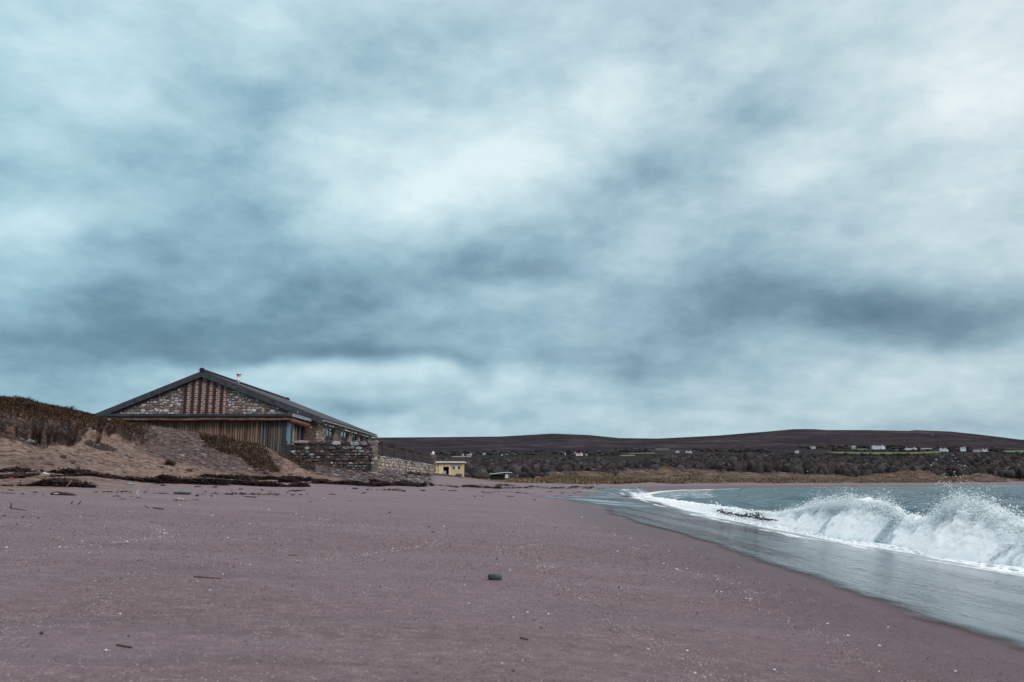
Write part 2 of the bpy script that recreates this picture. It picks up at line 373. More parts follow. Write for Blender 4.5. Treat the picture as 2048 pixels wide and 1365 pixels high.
# ------------------------------------------------------------------ ground material
def sand_mat():
    m, nt, b = new_mat('beach_sand'); T = NT(nt); p = T.pos()
    s = T.attr('shore'); veg = T.attr('veg'); rub = T.attr('rub'); red = T.attr('dune')
    big = T.noise(T.mapv(p, (.25, .8, 1)), .9, 5, .6, .5)
    grain = T.noise(p, 190, 2, .7); g2 = T.noise(p, 60, 3, .75); g3 = T.noise(T.mapv(p, (1, 1.6, 1)), 11, 4, .65)
    c = T.ramp(T.math('MULTIPLY_ADD', g3, .35, T.math('MULTIPLY_ADD', g2, .35, T.math('MULTIPLY', grain, .3))),
               [(.36, (.036,.018,.020)), (.47, (.097,.053,.058)), (.56, (.166,.104,.111)), (.66, (.31,.235,.245))])
    c = T.mix(T.math('MULTIPLY', T.ss(big, .42, .66), .55), c, (.168,.122,.134))
    c = T.mix(T.math('MULTIPLY', T.ss(T.noise(T.mapv(p, (.5, 1.5, 1)), 1.3, 5, .6, .8), .52, .66), .45), c, (.075,.048,.052))
    # pale shell grit in drifts
    sh = T.vor(p, 75, 'Distance'); shc = T.vor(p, 75, 'Color')
    sp = T.N.new('ShaderNodeSeparateColor'); T.L.new(shc, sp.inputs[0])
    lim = T.math('MULTIPLY_ADD', T.ss(T.noise(T.mapv(p, (.7, 1.6, 1)), 2.6, 3, .6), .48, .72), -.30, .965)
    spk = T.math('MULTIPLY', T.math('GREATER_THAN', sp.outputs[0], lim), T.math('LESS_THAN', sh, .30))
    c = T.mix(T.math('MULTIPLY', spk, .55), c, (.50,.48,.50))
    dk = T.math('MULTIPLY', T.math('LESS_THAN', sp.outputs[1], .02), T.math('LESS_THAN', sh, .28))
    c = T.mix(T.math('MULTIPLY', dk, .7), c, (.03,.02,.025))
    # damp strip next to the water
    wob = T.math('MULTIPLY_ADD', T.noise(p, .6, 3, .5), 1.2, s)
    damp = T.ss(wob, -1.5, .35)
    c = T.mix(T.math('MULTIPLY', damp, .78), c, (.082,.038,.042))
    # dry blown sand higher up
    dry = T.ss(T.math('MULTIPLY_ADD', T.noise(p, .35, 4, .6), -4., s), -14.5, -19)
    dc = T.ramp(T.noise(T.mapv(p, (1, 1, 2)), 2.6, 9, .78), [(.40, (.040,.022,.017)), (.46, (.135,.082,.062)), (.53, (.225,.150,.116)), (.64, (.33,.245,.20))])
    c = T.mix(dry, c, dc)
    # far dunes: brown marram and bare faces
    du = T.ramp(T.noise(T.mapv(p, (.35, .35, 1.6)), .9, 6, .72), [(.38, (.025,.014,.012)), (.50, (.075,.045,.032)), (.62, (.17,.115,.075))])
    c = T.mix(red, c, du)
    rc = T.ramp(T.noise(T.mapv(p, (1, 1, 1.5)), 3.2, 7, .78), [(.38, (.014,.008,.008)), (.47, (.055,.033,.030)), (.55, (.115,.075,.066)), (.66, (.30,.25,.24))])
    c = T.mix(T.math('MULTIPLY', rub, .9), c, rc)
    vc = T.ramp(T.noise(T.mapv(p, (1, 1, .5)), 2.6, 7, .72), [(.40, (.006,.004,.004)), (.48, (.026,.015,.012)), (.56, (.080,.046,.033)), (.68, (.19,.13,.095))])
    vf = T.math('MULTIPLY', veg, T.math('SUBTRACT', 1.0, red))
    c = T.mix(T.ss(T.math('MULTIPLY_ADD', T.noise(p, 2.5, 4, .7), .5, vf), .55, .8), c, vc)
    T.put(b.inputs['Base Color'], c)
    T.put(b.inputs['Roughness'], T.math('MULTIPLY_ADD', damp, -.22, .62))
    flat_ = T.math('SUBTRACT', 1.0, T.math('MAXIMUM', T.math('MAXIMUM', rub, veg), T.math('MAXIMUM', red, dry), clamp=True))
    T.put(b.inputs['Specular IOR Level'], T.math('MULTIPLY_ADD', T.math('MULTIPLY', flat_, T.math('MULTIPLY_ADD', damp, -.75, 1.0)), .45, .10))
    h = T.math('MULTIPLY_ADD', g2, .9, T.math('MULTIPLY_ADD', grain, .45, T.math('MULTIPLY', g3, 1.0)))
    n1 = T.bump(h, .7, .016)
    rough = T.math('MAXIMUM', T.math('MAXIMUM', rub, veg), T.math('MAXIMUM', red, T.math('MULTIPLY', dry, .8)))
    n2 = T.bump(T.noise(T.mapv(p, (1, 1, 1)), 3.0, 7, .75), T.math('MULTIPLY', rough, .9), .25, n1)
    T.put(b.inputs['Normal'], n2)
    return m
def grid_faces(nr, nc):
    i = np.arange(nr-1)[:, None]*nc + np.arange(nc-1)[None, :]
    return np.stack([i, i+1, i+nc+1, i+nc], -1).reshape(-1, 4)
def build_ground():
    az = np.concatenate([np.linspace(-178, -48, 50)[:-1], np.linspace(-48, 42, 900), np.linspace(42, 178, 50)[1:]])*math.pi/180
    rr = np.concatenate([np.geomspace(.35, 20, 220)[:-1], np.geomspace(20, 75, 330)[:-1], np.geomspace(75, 900, 300)])
    A, Rr = np.meshgrid(az, rr); x = np.sin(A)*Rr; y = np.cos(A)*Rr
    z = height(x, y)
    # turf overhang and gullies on the bank
    V = np.stack([x, y, z], -1).reshape(-1, 3)
    Fc = grid_faces(len(rr), len(az))[:, ::-1]
    me = mesh_from('beach', V, Fc, sand_mat(), True)
    X, Y, Z = V.T
    s = sdist(X, Y)
    vattr(me, 'shore', s); vattr(me, 'veg', veg_mask(X, Y, Z)); vattr(me, 'rub', rub_mask(X, Y, Z))
    vattr(me, 'dune', sstep(7, 12, -s+fbm(X/6, Y/6, 0, 3, 77)*3)*sstep(115, 140, Y))
    tag(ob('beach', me), 'mauve brown sand beach rising to the grassy bank', 'beach', kind='structure')
build_ground()

def hill_mat():
    m, nt, b = new_mat('moor'); T = NT(nt); p = T.pos()
    sep = T.N.new('ShaderNodeSeparateXYZ'); T.L.new(p, sep.inputs[0])
    n = T.noise(T.mapv(p, (1, 1.2, 3)), .006, 8, .66, .6); n2 = T.noise(p, .045, 6, .75)
    f = T.math('MULTIPLY_ADD', n, .6, T.math('MULTIPLY', n2, .4))
    c = T.ramp(f, [(.40, (.009,.007,.011)), (.47, (.019,.014,.020)), (.53, (.034,.024,.031)), (.60, (.070,.048,.054)), (.68, (.125,.090,.095))])
    # pale tracks and scree streaks
    tr = T.noise(T.mapv(p, (.35, 1, 1)), .02, 5, .6, 1.5)
    c = T.mix(T.math('MULTIPLY', T.ss(tr, .60, .68), .35), c, (.20,.15,.15))
    low = T.ss(sep.outputs[2], 62, 38)
    lc = T.ramp(T.noise(p, .03, 5, .7), [(.3, (.014,.013,.014)), (.55, (.026,.024,.021)), (.75, (.05,.046,.034))])
    c = T.mix(low, c, lc)
    T.put(b.inputs['Base Color'], c); b.inputs['Roughness'].default_value = .95; b.inputs['Specular IOR Level'].default_value = .1
    T.put(b.inputs['Normal'], T.bump(T.noise(p, .03, 8, .8), .8, 14))
    return m
def build_hills():
    az = np.linspace(-60, 60, 700)*math.pi/180; t = np.tan(az)
    Y = np.concatenate([np.linspace(500, 1800, 160)[:-1], np.linspace(1800, 2700, 120), [2900, 3500, 5000]])
    T_, YY = np.meshgrid(t, Y); x = T_*YY
    z = height(x, YY, False) - np.where(YY < 700, .6, 0)
    s = sdist(x, YY); z = np.where(s > -2, np.minimum(z, -3), z)
    me = mesh_from('hills', np.stack([x, YY, z], -1).reshape(-1, 3), grid_faces(len(Y), len(t))[:, ::-1], hill_mat(), True)
    tag(ob('hills', me), 'long dark heather hill closing the bay', 'hill', kind='structure')
build_hills()

# ------------------------------------------------------------------ sea
def sea_mat():
    m, nt, b = new_mat('sea_water'); T = NT(nt); p = T.pos()
    n1 = T.noise(T.mapv(p, (.55, 1, 1)), 1.6, 5, .62, .3); n2 = T.noise(T.mapv(p, (.35, 1, 1)), .35, 4, .6, .4)
    fo = T.attr('foam')
    web = T.vor(T.mapv(p, (.6, 1, 1)), 2.2, 'Distance', 1., 'DISTANCE_TO_EDGE')
    fn = T.noise(T.mapv(p, (.45, 1, 1)), 1.1, 7, .7, .6)
    f = T.ss(T.math('ADD', T.math('MULTIPLY_ADD', fn, .9, fo), T.math('MULTIPLY', web, -.3)), .86, 1.05)
    c = T.mix(T.ss(n2, .35, .65), (.014,.050,.070), (.045,.125,.155))
    c = T.mix(f, c, (.74,.80,.82))
    T.put(b.inputs['Base Color'], c); T.put(b.inputs['Roughness'], T.math('MULTIPLY_ADD', f, .6, .16)); b.inputs['IOR'].default_value = 1.33
    far = T.math('MULTIPLY_ADD', n2, 3.0, n1)
    T.put(b.inputs['Normal'], T.bump(far, 1.0, .9))
    return m
SEA = -.80
# crest line of the breaking wave: (x, y, base z, height)
CR = np.array([(10.5,-2,-.8,.5),(9.8,3,-.8,.55),(9.2,7,-.75,.5),(8.7,9.8,-.7,.42),(8.35,11.4,-.66,.42),(8.15,12.4,-.64,.46),(8.05,12.9,-.63,.50),(8.0,13.4,-.62,.64),(8.0,14.0,-.62,.78),(8.0,14.7,-.62,.70),(8.0,15.2,-.62,.54),(8.0,16,-.62,.49),(8.02,17,-.62,.54),(8.05,17.9,-.62,.68),(8.1,19.3,-.62,.68),(8.15,21.4,-.62,.58),(8.25,23.1,-.63,.44),(8.4,26.2,-.65,.26),(8.6,29,-.66,.22),(8.95,37,-.66,.22),(9.7,50,-.66,.20),(11.6,70,-.72,.13),(14.5,88,-.75,.10),(20.5,113,-.78,.08),(29,137,-.79,.06),(44,158,-.8,.03)])
def crest_d(x, y):
    xs = np.interp(y, CR[:, 1], CR[:, 0]); return x-xs
def sea_h(x, y):
    s = sdist(x, y); r = np.hypot(x, y); z = SEA + 0*x
    d = crest_d(x, y); on = (y < 160)
    for (lam, amp, ph, ang) in ((9, .08, 0, 4), (5.3, .055, 2, -9), (3.1, .06, 1, 14), (1.7, .036, 3, -22), (22, .12, .7, 8)):
        a = R(ang); k = 2*math.pi/lam; q = (s*math.cos(a)+y*math.sin(a)*.6) + fbm(x/14, y/14, 0, 2, 81)*4
        w = np.sin(q*k+ph); z = z + amp*(w+.35*w*w)*np.clip(s/10, .1, 1)*np.clip(lam*28/r, .0, 1)
    z = z + .05*fbm(x/.9, y/.7, 0, 3, 85)*np.clip(40/r, 0, 1)
    return z
def build_sea():
    az = np.concatenate([np.linspace(2, 44, 620), np.linspace(44, 150, 60)[1:]])*math.pi/180
    rr = np.concatenate([np.geomspace(5, 60, 320)[:-1], np.geomspace(60, 6000, 330)])
    A, Rr = np.meshgrid(az, rr); x = np.sin(A)*Rr; y = np.cos(A)*Rr; z = sea_h(x, y)
    s = sdist(x, y)
    V = np.stack([x, y, z], -1).reshape(-1, 3); Fc = grid_faces(len(rr), len(az))[:, ::-1]
    ok = (s > 1.5).ravel()[Fc].all(1)
    d = crest_d(x, y)
    ok2 = ((d > np.where(y > 55, -2.5, -.2)) | (y > 160)).ravel()[Fc].all(1)
    me = mesh_from('sea', V, Fc[ok & ok2], sea_mat(), True)
    depth = SEA - base_h(x, y, s)
    foam = np.exp(-np.clip(depth, 0, 9)/.25)*.75
    foam = np.maximum(foam, (np.exp(-(np.clip(s-9, 0, 99)/5.))*.50)*(y > 70))
    foam = np.maximum(foam, np.where(y < 160, np.exp(-np.clip(d-.6, 0, 99)/1.1)*.55, 0))
    # a few lines of broken water further out
    foam = np.maximum(foam, .36*np.exp(-((s-16-2*fbm(x/9, y/9, 0, 2, 88))/1.2)**2)*sstep(60, 80, y)*(1-sstep(150, 240, y)))
    vattr(me, 'foam', foam.ravel())
    tag(ob('sea', me), 'choppy teal grey sea filling the bay', 'sea', kind='structure')
build_sea()

def swash_mat():
    m, nt, b = new_mat('thin_wash'); T = NT(nt); p = T.pos()
    sh = T.attr('shore'); ed = T.attr('edge')
    st_ = T.noise(T.mapv(p, (1.8, .22, 1)), 2.4, 5, .6, .3)
    rip = T.noise(T.mapv(p, (1.5, .5, 1)), 6.5, 3, .55, .5)
    band = T.ss(T.noise(T.mapv(p, (2.6, .16, 1)), .55, 2, .5), .50, .66)
    foam = T.attr('foam'); lace = T.vor(T.mapv(p, (1.5, .5, 1)), 6.5, 'Distance', 1, 'DISTANCE_TO_EDGE')
    f1 = T.ss(T.math('ADD', foam, T.math('MULTIPLY', T.noise(T.mapv(p, (1.6, .4, 1)), 2.2, 6, .7, .5), .85)), .90, 1.02)
    f1 = T.math('MULTIPLY', f1, T.ss(T.math('SUBTRACT', lace, T.math('MULTIPLY', foam, .16)), .12, .02))
    c = T.mix(T.ss(st_, .35, .7), (.034,.022,.027), (.052,.050,.066))
    c = T.mix(f1, c, (.78,.84,.86))
    T.put(b.inputs['Base Color'], c)
    T.put(b.inputs['Roughness'], T.math('MULTIPLY_ADD', f1, .6, T.math('MULTIPLY_ADD', st_, .16, .03)))
    b.inputs['IOR'].default_value = 1.6
    T.put(b.inputs['Normal'], T.bump(rip, T.math('MULTIPLY_ADD', band, .85, .10), .06))
    # the film thins out to nothing at its landward edge
    T.put(b.inputs['Alpha'], T.ss(T.math('MULTIPLY_ADD', T.noise(T.mapv(p, (1, .6, 1)), 5, 4, .6), .25, ed), .10, .42))
    return m
def build_swash():
    yy = np.concatenate([np.linspace(-3, 12, 300)[:-1], np.geomspace(12, 110, 420)])
    q = np.linspace(0, 1, 70)
    Q, YY = np.meshgrid(q, yy)
    fing = .28*fbm(YY/2.2, 0*YY, 0, 3, 91) + np.where(YY > 24, -np.abs(fbm(YY/5.0, 0*YY+3, 0, 3, 92))**.8*sstep(24, 40, YY)*6.0, 0) + .8*sstep(22, 30, YY)
    xs = np.interp(YY, SHORE[:, 1], SHORE[:, 0]); xe = np.interp(YY, CR[:, 1], CR[:, 0])+.6
    x0 = xs + fing
    x = x0 + (xe-x0)*Q
    z = height(x, YY, True) + .012 + np.clip((x-x0)*.02, 0, .06)
    z = np.maximum(z, np.interp(YY, CR[:, 1], CR[:, 2])-.015-.06*sstep(.2, 1.6, -crest_d(x, YY)))
    V = np.stack([x, YY, z], -1).reshape(-1, 3)
    me = mesh_from('wash_water', V, grid_faces(len(yy), len(q))[:, ::-1], swash_mat(), True)
    d = crest_d(x, YY)
    foam = (.74+.14*sstep(19, 15, YY))*np.exp(-np.clip(-d-1.15-.75*fbm(YY/1.1, 0*YY, 0, 3, 95), 0, 9)/.75) + .72*np.exp(-((d+2.25+.45*fbm(YY/1.6, 0*YY+4, 0, 2, 96))/.17)**2)*(fbm(YY/2.5, 0*YY+8, 0, 2, 97) > -.05)
    foam = np.maximum(foam, sstep(26, 40, YY)*(.50*np.exp(-np.clip(-d-.5, 0, 9)/1.6)+.40*np.exp(-(x-x0)/1.0)))
    vattr(me, 'shore', sdist(V[:, 0], V[:, 1])); vattr(me, 'foam', foam.ravel()); vattr(me, 'edge', (x-x0).ravel())
    tag(ob('wash_water', me), 'thin sheet of backwash shining on the wet sand', 'water', kind='structure')
build_swash()

# ------------------------------------------------------------------ breaking wave, foam and spray
def foam_mat(name='white_foam', hole=True):
    m, nt, b = new_mat(name); T = NT(nt); p = T.pos()
    n = T.noise(T.mapv(p, (.9, 2.0, .9)), 2.0, 8, .70, .5); n2 = T.noise(T.mapv(p, (.7, 2.2, .8)), 8, 7, .75, .3)
    thin = T.attr('thin')
    f = T.ss(T.math('MULTIPLY_ADD', n2, .42, T.math('MULTIPLY_ADD', n, .8, thin)), .66, .92)
    c = T.mix(f, (.88,.92,.93), (.30,.38,.42))
    T.put(b.inputs['Base Color'], c); b.inputs['Roughness'].default_value = .75
    b.inputs['Subsurface Weight'].default_value = .25; b.inputs['Subsurface Radius'].default_value = (.08,.10,.11); b.inputs['Subsurface Scale'].default_value = .6
    T.put(b.inputs['Normal'], T.bump(T.math('MULTIPLY_ADD', n2, .4, n), .5, .10))
    if hole:
        T.put(b.inputs['Alpha'], T.ss(T.math('SUBTRACT', T.noise(T.mapv(p, (1, 1, 1)), 7, 9, .72, .8), T.attr('rag')), -.05, .05))
    return m
FOAM = foam_mat()
def drops_mat():
    m, nt, b = new_mat('spray_drops'); b.inputs['Base Color'].default_value = (.82,.90,.92,1); b.inputs['Roughness'].default_value = .5
    return m
DROP = drops_mat()
OCT = np.array([(1,0,0),(-1,0,0),(0,1,0),(0,-1,0),(0,0,1),(0,0,-1)], float)
OCF = np.array([(0,2,4),(2,1,4),(1,3,4),(3,0,4),(2,0,5),(1,2,5),(3,1,5),(0,3,5)])
def blobs(C, S, base=OCT, bf=OCF, jit=.35, flat=None):
    n = len(C); k = len(base)
    j = 1 + jit*(rng.random((n, k, 1))-.5)*2
    a = rng.random(n)*6.283; ca, sa = np.cos(a)[:, None], np.sin(a)[:, None]
    B = np.stack([base[None, :, 0]*ca-base[None, :, 1]*sa, base[None, :, 0]*sa+base[None, :, 1]*ca, base[None, :, 2]+0*ca], -1)*j
    S = np.asarray(S); S = S[:, None, None] if S.ndim == 1 else S[:, None, :]
    V = (C[:, None, :] + B*S).reshape(-1, 3)
    Fc = (bf[None] + (np.arange(n)*k)[:, None, None]).reshape(-1, bf.shape[1]); return V, Fc
def build_wave():
    ys = np.concatenate([np.linspace(-2, 24, 900)[:-1], np.geomspace(24, 150, 420)]); nv = 110
    v = np.linspace(0, 1, nv); VV, YY = np.meshgrid(v, ys)
    cx = np.interp(YY, CR[:, 1], CR[:, 0]); cb = np.interp(YY, CR[:, 1], CR[:, 2]); ch = np.interp(YY, CR[:, 1], CR[:, 3])
    ch = .92*ch*(1+.30*fbm(YY/.55, 0*YY, 0, 3, 101))
    wf = (.75*ch+.12)*(1+.45*fbm(YY/1.3, 0*YY+2, 0, 4, 102)); wb = 1.7*ch+.5
    # v 0..0.45 front face from the toe to the crest, then the back slope to the sea
    tf = np.clip(VV/.45, 0, 1); tb = np.clip((VV-.45)/.55, 0, 1)
    x = cx - wf*(1-tf)**1.5*1.15 + wb*tb
    z = cb + ch*(np.sin(tf*math.pi/2)**.9) - (ch+(.08+(cb-SEA)))*sstep(0, 1, tb)*np.where(tb > 0, 1, 0) - .05*(VV == 0)
    nx = np.where(tb > 0, .5, -.85); nz = np.where(tb > 0, .85, .45)
    amp = ch*(.30*np.sin(np.clip(VV*1.25, 0, 1)*math.pi)+.05)
    nn = fbm(x/.42, YY/.42, z/.36, 6, 103, .66)
    bil = 1-np.abs(fbm(x/.7+5, YY/.7, z/.5, 3, 107))*2.2
    dsp = amp*(nn*1.15+bil*.22)
    x = x + nx*dsp; z = z + nz*dsp*1.15; YY = YY + amp*.6*fbm(x/.5, YY/.5, z/.5+9, 3, 109)
    V = np.stack([x, YY, z], -1).reshape(-1, 3)
    me = mesh_from('breaking_wave', V, grid_faces(len(ys), nv)[:, ::-1], FOAM, True)
    edge = np.exp(-VV/.04)*.22 + np.exp(-((VV-.47)/.05)**2)*.20 + sstep(.62, 1, VV)*.75
    vattr(me, 'rag', (.12+edge+.30*sstep(45, 75, YY)).ravel())
    thin = -.06 + .32*np.exp(-((V[:, 1]-19.8)/.7)**2)*(V[:, 2] < .0) + .34*np.exp(-((V[:, 1]-16.8)/.5)**2) + .26*np.exp(-((V[:, 1]-12.6)/.4)**2)*(V[:, 2] < -.35)
    thin += np.where(VV.ravel() > .5, .15, 0)
    thin += .34*np.exp(-((V[:, 1]-29)/2.2)**2)*(VV.ravel() > .2)
    vattr(me, 'thin', thin)
    tag(ob('breaking_wave', me), 'white wave collapsing into foam along the shore', 'wave', kind='structure')
    # spray thrown up above the crest
    C = []; S = []
    def burst(y0, sy, n, up, spread, size):
        size *= 1.35; y = y0 + rng.normal(0, sy, n); h = np.interp(y, CR[:, 1], CR[:, 3]); b = np.interp(y, CR[:, 1], CR[:, 2]); x0 = np.interp(y, CR[:, 1], CR[:, 0])
        # clumped in tongues
        k = .5+.5*vnoise(y/.22, 0*y, 0, 113); t = rng.random(n)**1.7
        z = b + h*(.45+.55*t) + rng.gamma(1.15, up, n)*(.25+1.1*k*k)
        xx = x0 + rng.normal(.02, spread, n) - .25*(z-b-h)
        C.append(np.stack([xx, y, z], -1)); e = np.clip((z-b-h)/.35, 0, 1); S.append(size*(.4+rng.gamma(2, .4, n))*(1-.45*e))
    burst(20.6, .7, 24000, .11, .13, .0072); burst(18.5, .6, 27000, .13, .12, .0068); burst(17.5, .25, 5000, .15, .10, .006); burst(14.0, .5, 34000, .12, .16, .0058); burst(14.8, .25, 7000, .12, .14, .0055)
    burst(12.8, .6, 8000, .05, .16, .0055); burst(22.6, 1.0, 7000, .05, .12, .008); burst(16.1, .5, 5000, .05, .12, .006); burst(9.0, 1.5, 3000, .05, .2, .006); burst(24, 3, 4000, .03, .12, .009)
    burst(33, 5, 1500, .03, .2, .014)
    # finest droplets drifting above the crest read as mist
    for y0, sy, n in ((20.6, .8, 16000), (18.6, .7, 20000), (14.2, .7, 26000), (12.8, .7, 9000), (23.0, 1.3, 9000)):
        y = y0 + rng.normal(0, sy, n); h = np.interp(y, CR[:, 1], CR[:, 3]); b = np.interp(y, CR[:, 1], CR[:, 2]); x0 = np.interp(y, CR[:, 1], CR[:, 0])
        k = .5+.5*fbm(y/.35, 0*y+7, 0, 3, 119); up = rng.gamma(1.0, .075, n)*(.2+1.6*np.clip(k, 0, 1)**1.5); z = b+h*(.80+.2*rng.random(n))+up
        C.append(np.stack([x0+rng.normal(.0, .15, n)+up*.5*fbm(y/.2, z/.2, 0, 2, 121), y, z], -1)); S.append(rng.uniform(.0020, .0052, n))
    # droplets hugging the face make its outline soft
    i = rng.integers(0, len(V), 42000); w = (V[i, 1] > 3) & (V[i, 1] < 30) & (V[i, 2] > -.62); i = i[w]
    C.append(V[i]+rng.normal(0, .035, (len(i), 3))); S.append(.003+rng.random(len(i))**2*.010)
    C = np.vstack(C); S = np.concatenate(S)
    Sz = np.stack([S*1.25, S*1.5, S*.8], -1)
    V2, F2 = blobs(C, Sz)
    tag(ob('sea_spray', mesh_from('sea_spray', V2, F2, DROP, True)), 'white spray thrown up above the breaking wave', 'spray', kind='stuff')
    # brown weed rolled up in the shallower end of the wave
    C = []; 
    for k in range(520):
        px = 1395 + random.random()**.8*125; y = 1618*7.6/(px-1024)*1.0
        y = min(y, 36); xx = np.interp(y, CR[:, 1], CR[:, 0]); b = np.interp(y, CR[:, 1], CR[:, 2]); h = np.interp(y, CR[:, 1], CR[:, 3])
        m = max(0, float(vnoise(y/.9, 3., 0, 117)))
        C.append((xx-.25+random.gauss(0, .18), y+random.gauss(0, .3), b+h*(.30+.55*random.random()*m*1.3)))
    C = np.array(C); S = np.abs(rng.normal(.02, .012, (len(C), 3)))*np.array([1.6, 2.2, .8])+.004
    V3, F3 = blobs(C, S)
    tag(ob('seaweed_in_surf', mesh_from('seaweed_in_surf', V3, F3, WEED)), 'torn brown seaweed tumbling in the small end of the wave', 'seaweed', kind='stuff')

WEED = simple('wet_seaweed', (.011,.006,.007), (.032,.015,.013), 9, .7); WEED.node_tree.nodes['Principled BSDF'].inputs['Specular IOR Level'].default_value = .15
WEED_DRY = simple('dry_seaweed', (.045,.022,.018), (.10,.055,.040), 9, .8)
build_wave()
exec_after = []

# ------------------------------------------------------------------ shared materials
STONE_M, nt, b = new_mat('rubble_stone'); T = NT(nt); r_ = T.attr('rnd')
c = T.ramp(r_, [(0,(.11,.075,.066)),(.22,(.20,.15,.135)),(.42,(.33,.28,.27)),(.60,(.50,.50,.52)),(.82,(.70,.74,.76)),(.95,(.78,.80,.80)),(1,(.55,.36,.20))])
c = T.mix(T.ss(T.noise(T.obj(), 9, 5, .7), .35, .65), c, T.mix(.45, c, (.08,.055,.05)))
T.put(b.inputs['Base Color'], c); b.inputs['Roughness'].default_value = .9; T.put(b.inputs['Normal'], T.bump(T.noise(T.obj(), 14, 5, .7), .5, .04))
STONE_PALE, nt, b = new_mat('pale_limestone'); T = NT(nt); r_ = T.attr('rnd')
c = T.ramp(r_, [(0,(.12,.085,.075)),(.3,(.26,.21,.18)),(.6,(.45,.39,.33)),(1,(.66,.60,.53))])
c = T.mix(T.ss(T.noise(T.obj(), 9, 5, .7), .4, .7), c, T.mix(.6, c, (.06,.04,.035)))
T.put(b.inputs['Base Color'], c); b.inputs['Roughness'].default_value = .9
STONE_DK, nt, b = new_mat('dark_rubble'); T = NT(nt); r_ = T.attr('rnd')
c = T.ramp(r_, [(0,(.035,.024,.024)),(.30,(.095,.070,.070)),(.55,(.18,.15,.155)),(.80,(.26,.27,.29)),(.93,(.46,.50,.53)),(1,(.62,.66,.68))])
c = T.mix(T.ss(T.noise(T.obj(), 8, 5, .7), .4, .62), c, T.mix(.6, c, (.03,.02,.02)))
T.put(b.inputs['Base Color'], c); b.inputs['Roughness'].default_value = .9; T.put(b.inputs['Normal'], T.bump(T.noise(T.obj(), 12, 5, .7), .6, .05))
MORTAR = simple('mortar', (.10,.060,.052), (.20,.135,.12), 6, .95, .5)
MORTAR_DK = simple('dark_mortar', (.030,.020,.020), (.095,.066,.060), 5, .95, .5)
MORTAR_PALE = simple('pale_mortar', (.13,.095,.080), (.30,.24,.20), 6, .95, .5)
LEAD = simple('lead_grey', (.022,.024,.031), (.055,.060,.073), 2.5, .55, .15, stretch=(1,1,2))
SLATE = simple('slate_dark', (.017,.014,.019), (.030,.026,.034), 3, .75, .3)
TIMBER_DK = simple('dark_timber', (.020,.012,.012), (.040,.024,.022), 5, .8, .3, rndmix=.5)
TIMBER_FENCE = simple('fence_timber', (.032,.022,.025), (.062,.045,.050), 3, .85, .3, stretch=(1,.3,6), rndmix=.5)
LOG = simple('log_beam', (.075,.036,.028), (.24,.135,.105), 3, .8, .4, stretch=(.6,.6,3))
LOG_RED = simple('red_log', (.13,.050,.032), (.26,.12,.085), 3, .7, .4)
CLAD = simple('weathered_cladding', (.085,.046,.034), (.36,.235,.175), 3, .85, .3, stretch=(1,1,.25), rndmix=.6)
CLAD_GREY = simple('grey_cladding', (.060,.048,.046), (.20,.170,.160), 3, .8, .3, stretch=(1,1,.25), rndmix=.6)
FRAME_GREY = simple('grey_frame', (.10,.105,.12), (.17,.18,.20), 5, .5)
FRAME_PALE = simple('zinc_trim', (.20,.26,.29), (.30,.36,.38), 5, .5)
FRAME_DK = simple('dark_frame', (.025,.028,.034), (.045,.05,.06), 5, .5)
PALE_TRIM = simple('pale_trim', (.42,.47,.50), (.60,.65,.67), 5, .6)
SOFFIT = simple('pale_soffit', (.22,.15,.11), (.48,.38,.31), 6, .8)
WHITE = simple('white_paint', (.72,.76,.78), (.60,.64,.66), 3, .6)
WHITE_HOUSE = simple('white_render', (.82,.86,.88), (.70,.75,.78), .3, .8)
DARK_IN = simple('dark_interior', (.012,.009,.011), (.02,.015,.017), 3, .9)
STEEL = simple('flue_steel', (.66,.60,.56), (.45,.41,.40), 5, .35, metal=.6)
YELLOW = simple('yellow_render', (.68,.46,.22), (.74,.53,.29), 4, .85, .2)
YELLOW_PALE = simple('pale_yellow_trim', (.85,.68,.46), (.80,.62,.40), 4, .85)
def glass_mat(name, col, rough):
    m, nt, b = new_mat(name); b.inputs['Base Color'].default_value = (*col, 1); b.inputs['Roughness'].default_value = rough; b.inputs['IOR'].default_value = 1.5; b.inputs['Specular IOR Level'].default_value = .8
    T = NT(nt); T.put(b.inputs['Normal'], T.bump(T.noise(T.obj(), 1.2, 2, .5), .04, .05)); return m
GLASS = glass_mat('window_glass', (.012,.014,.018), .06)  # near-black base colour stands in for the unlit rooms behind
GLASS_SKY = glass_mat('corner_glass', (.16,.25,.30), .05)  # pale blue sky reflection put into the base colour
def brick_mat():
    m, nt, b = new_mat('old_brick'); T = NT(nt)
    mp = T.N.new('ShaderNodeMapping'); mp.inputs['Rotation'].default_value = (R(90), 0, 0); T.L.new(T.obj(), mp.inputs[0])
    bk = T.N.new('ShaderNodeTexBrick'); T.L.new(mp.outputs[0], bk.inputs['Vector'])
    bk.inputs['Color1'].default_value = (.20,.050,.032,1); bk.inputs['Color2'].default_value = (.33,.12,.085,1); bk.inputs['Mortar'].default_value = (.60,.52,.50,1)
    bk.inputs['Scale'].default_value = 1; bk.inputs['Brick Width'].default_value = .46; bk.inputs['Row Height'].default_value = .17; bk.inputs['Mortar Size'].default_value = .026; bk.inputs['Bias'].default_value = -.1
    n = T.noise(T.obj(), 2.2, 6, .75)
    pale = T.ss(T.noise(T.mapv(T.obj(), (1, 1, 1.8)), 2.6, 4, .65), .56, .68)
    c = T.mix(T.math('MULTIPLY', pale, .75), bk.outputs[0], (.50,.50,.52))
    c = T.mix(T.ss(n, .55, .35), c, T.mix(.5, c, (.05,.025,.02)))
    T.put(b.inputs['Base Color'], c); b.inputs['Roughness'].default_value = .9
    T.put(b.inputs['Normal'], T.bump(bk.outputs['Fac'], -.5, .02)); return m
BRICK = brick_mat()

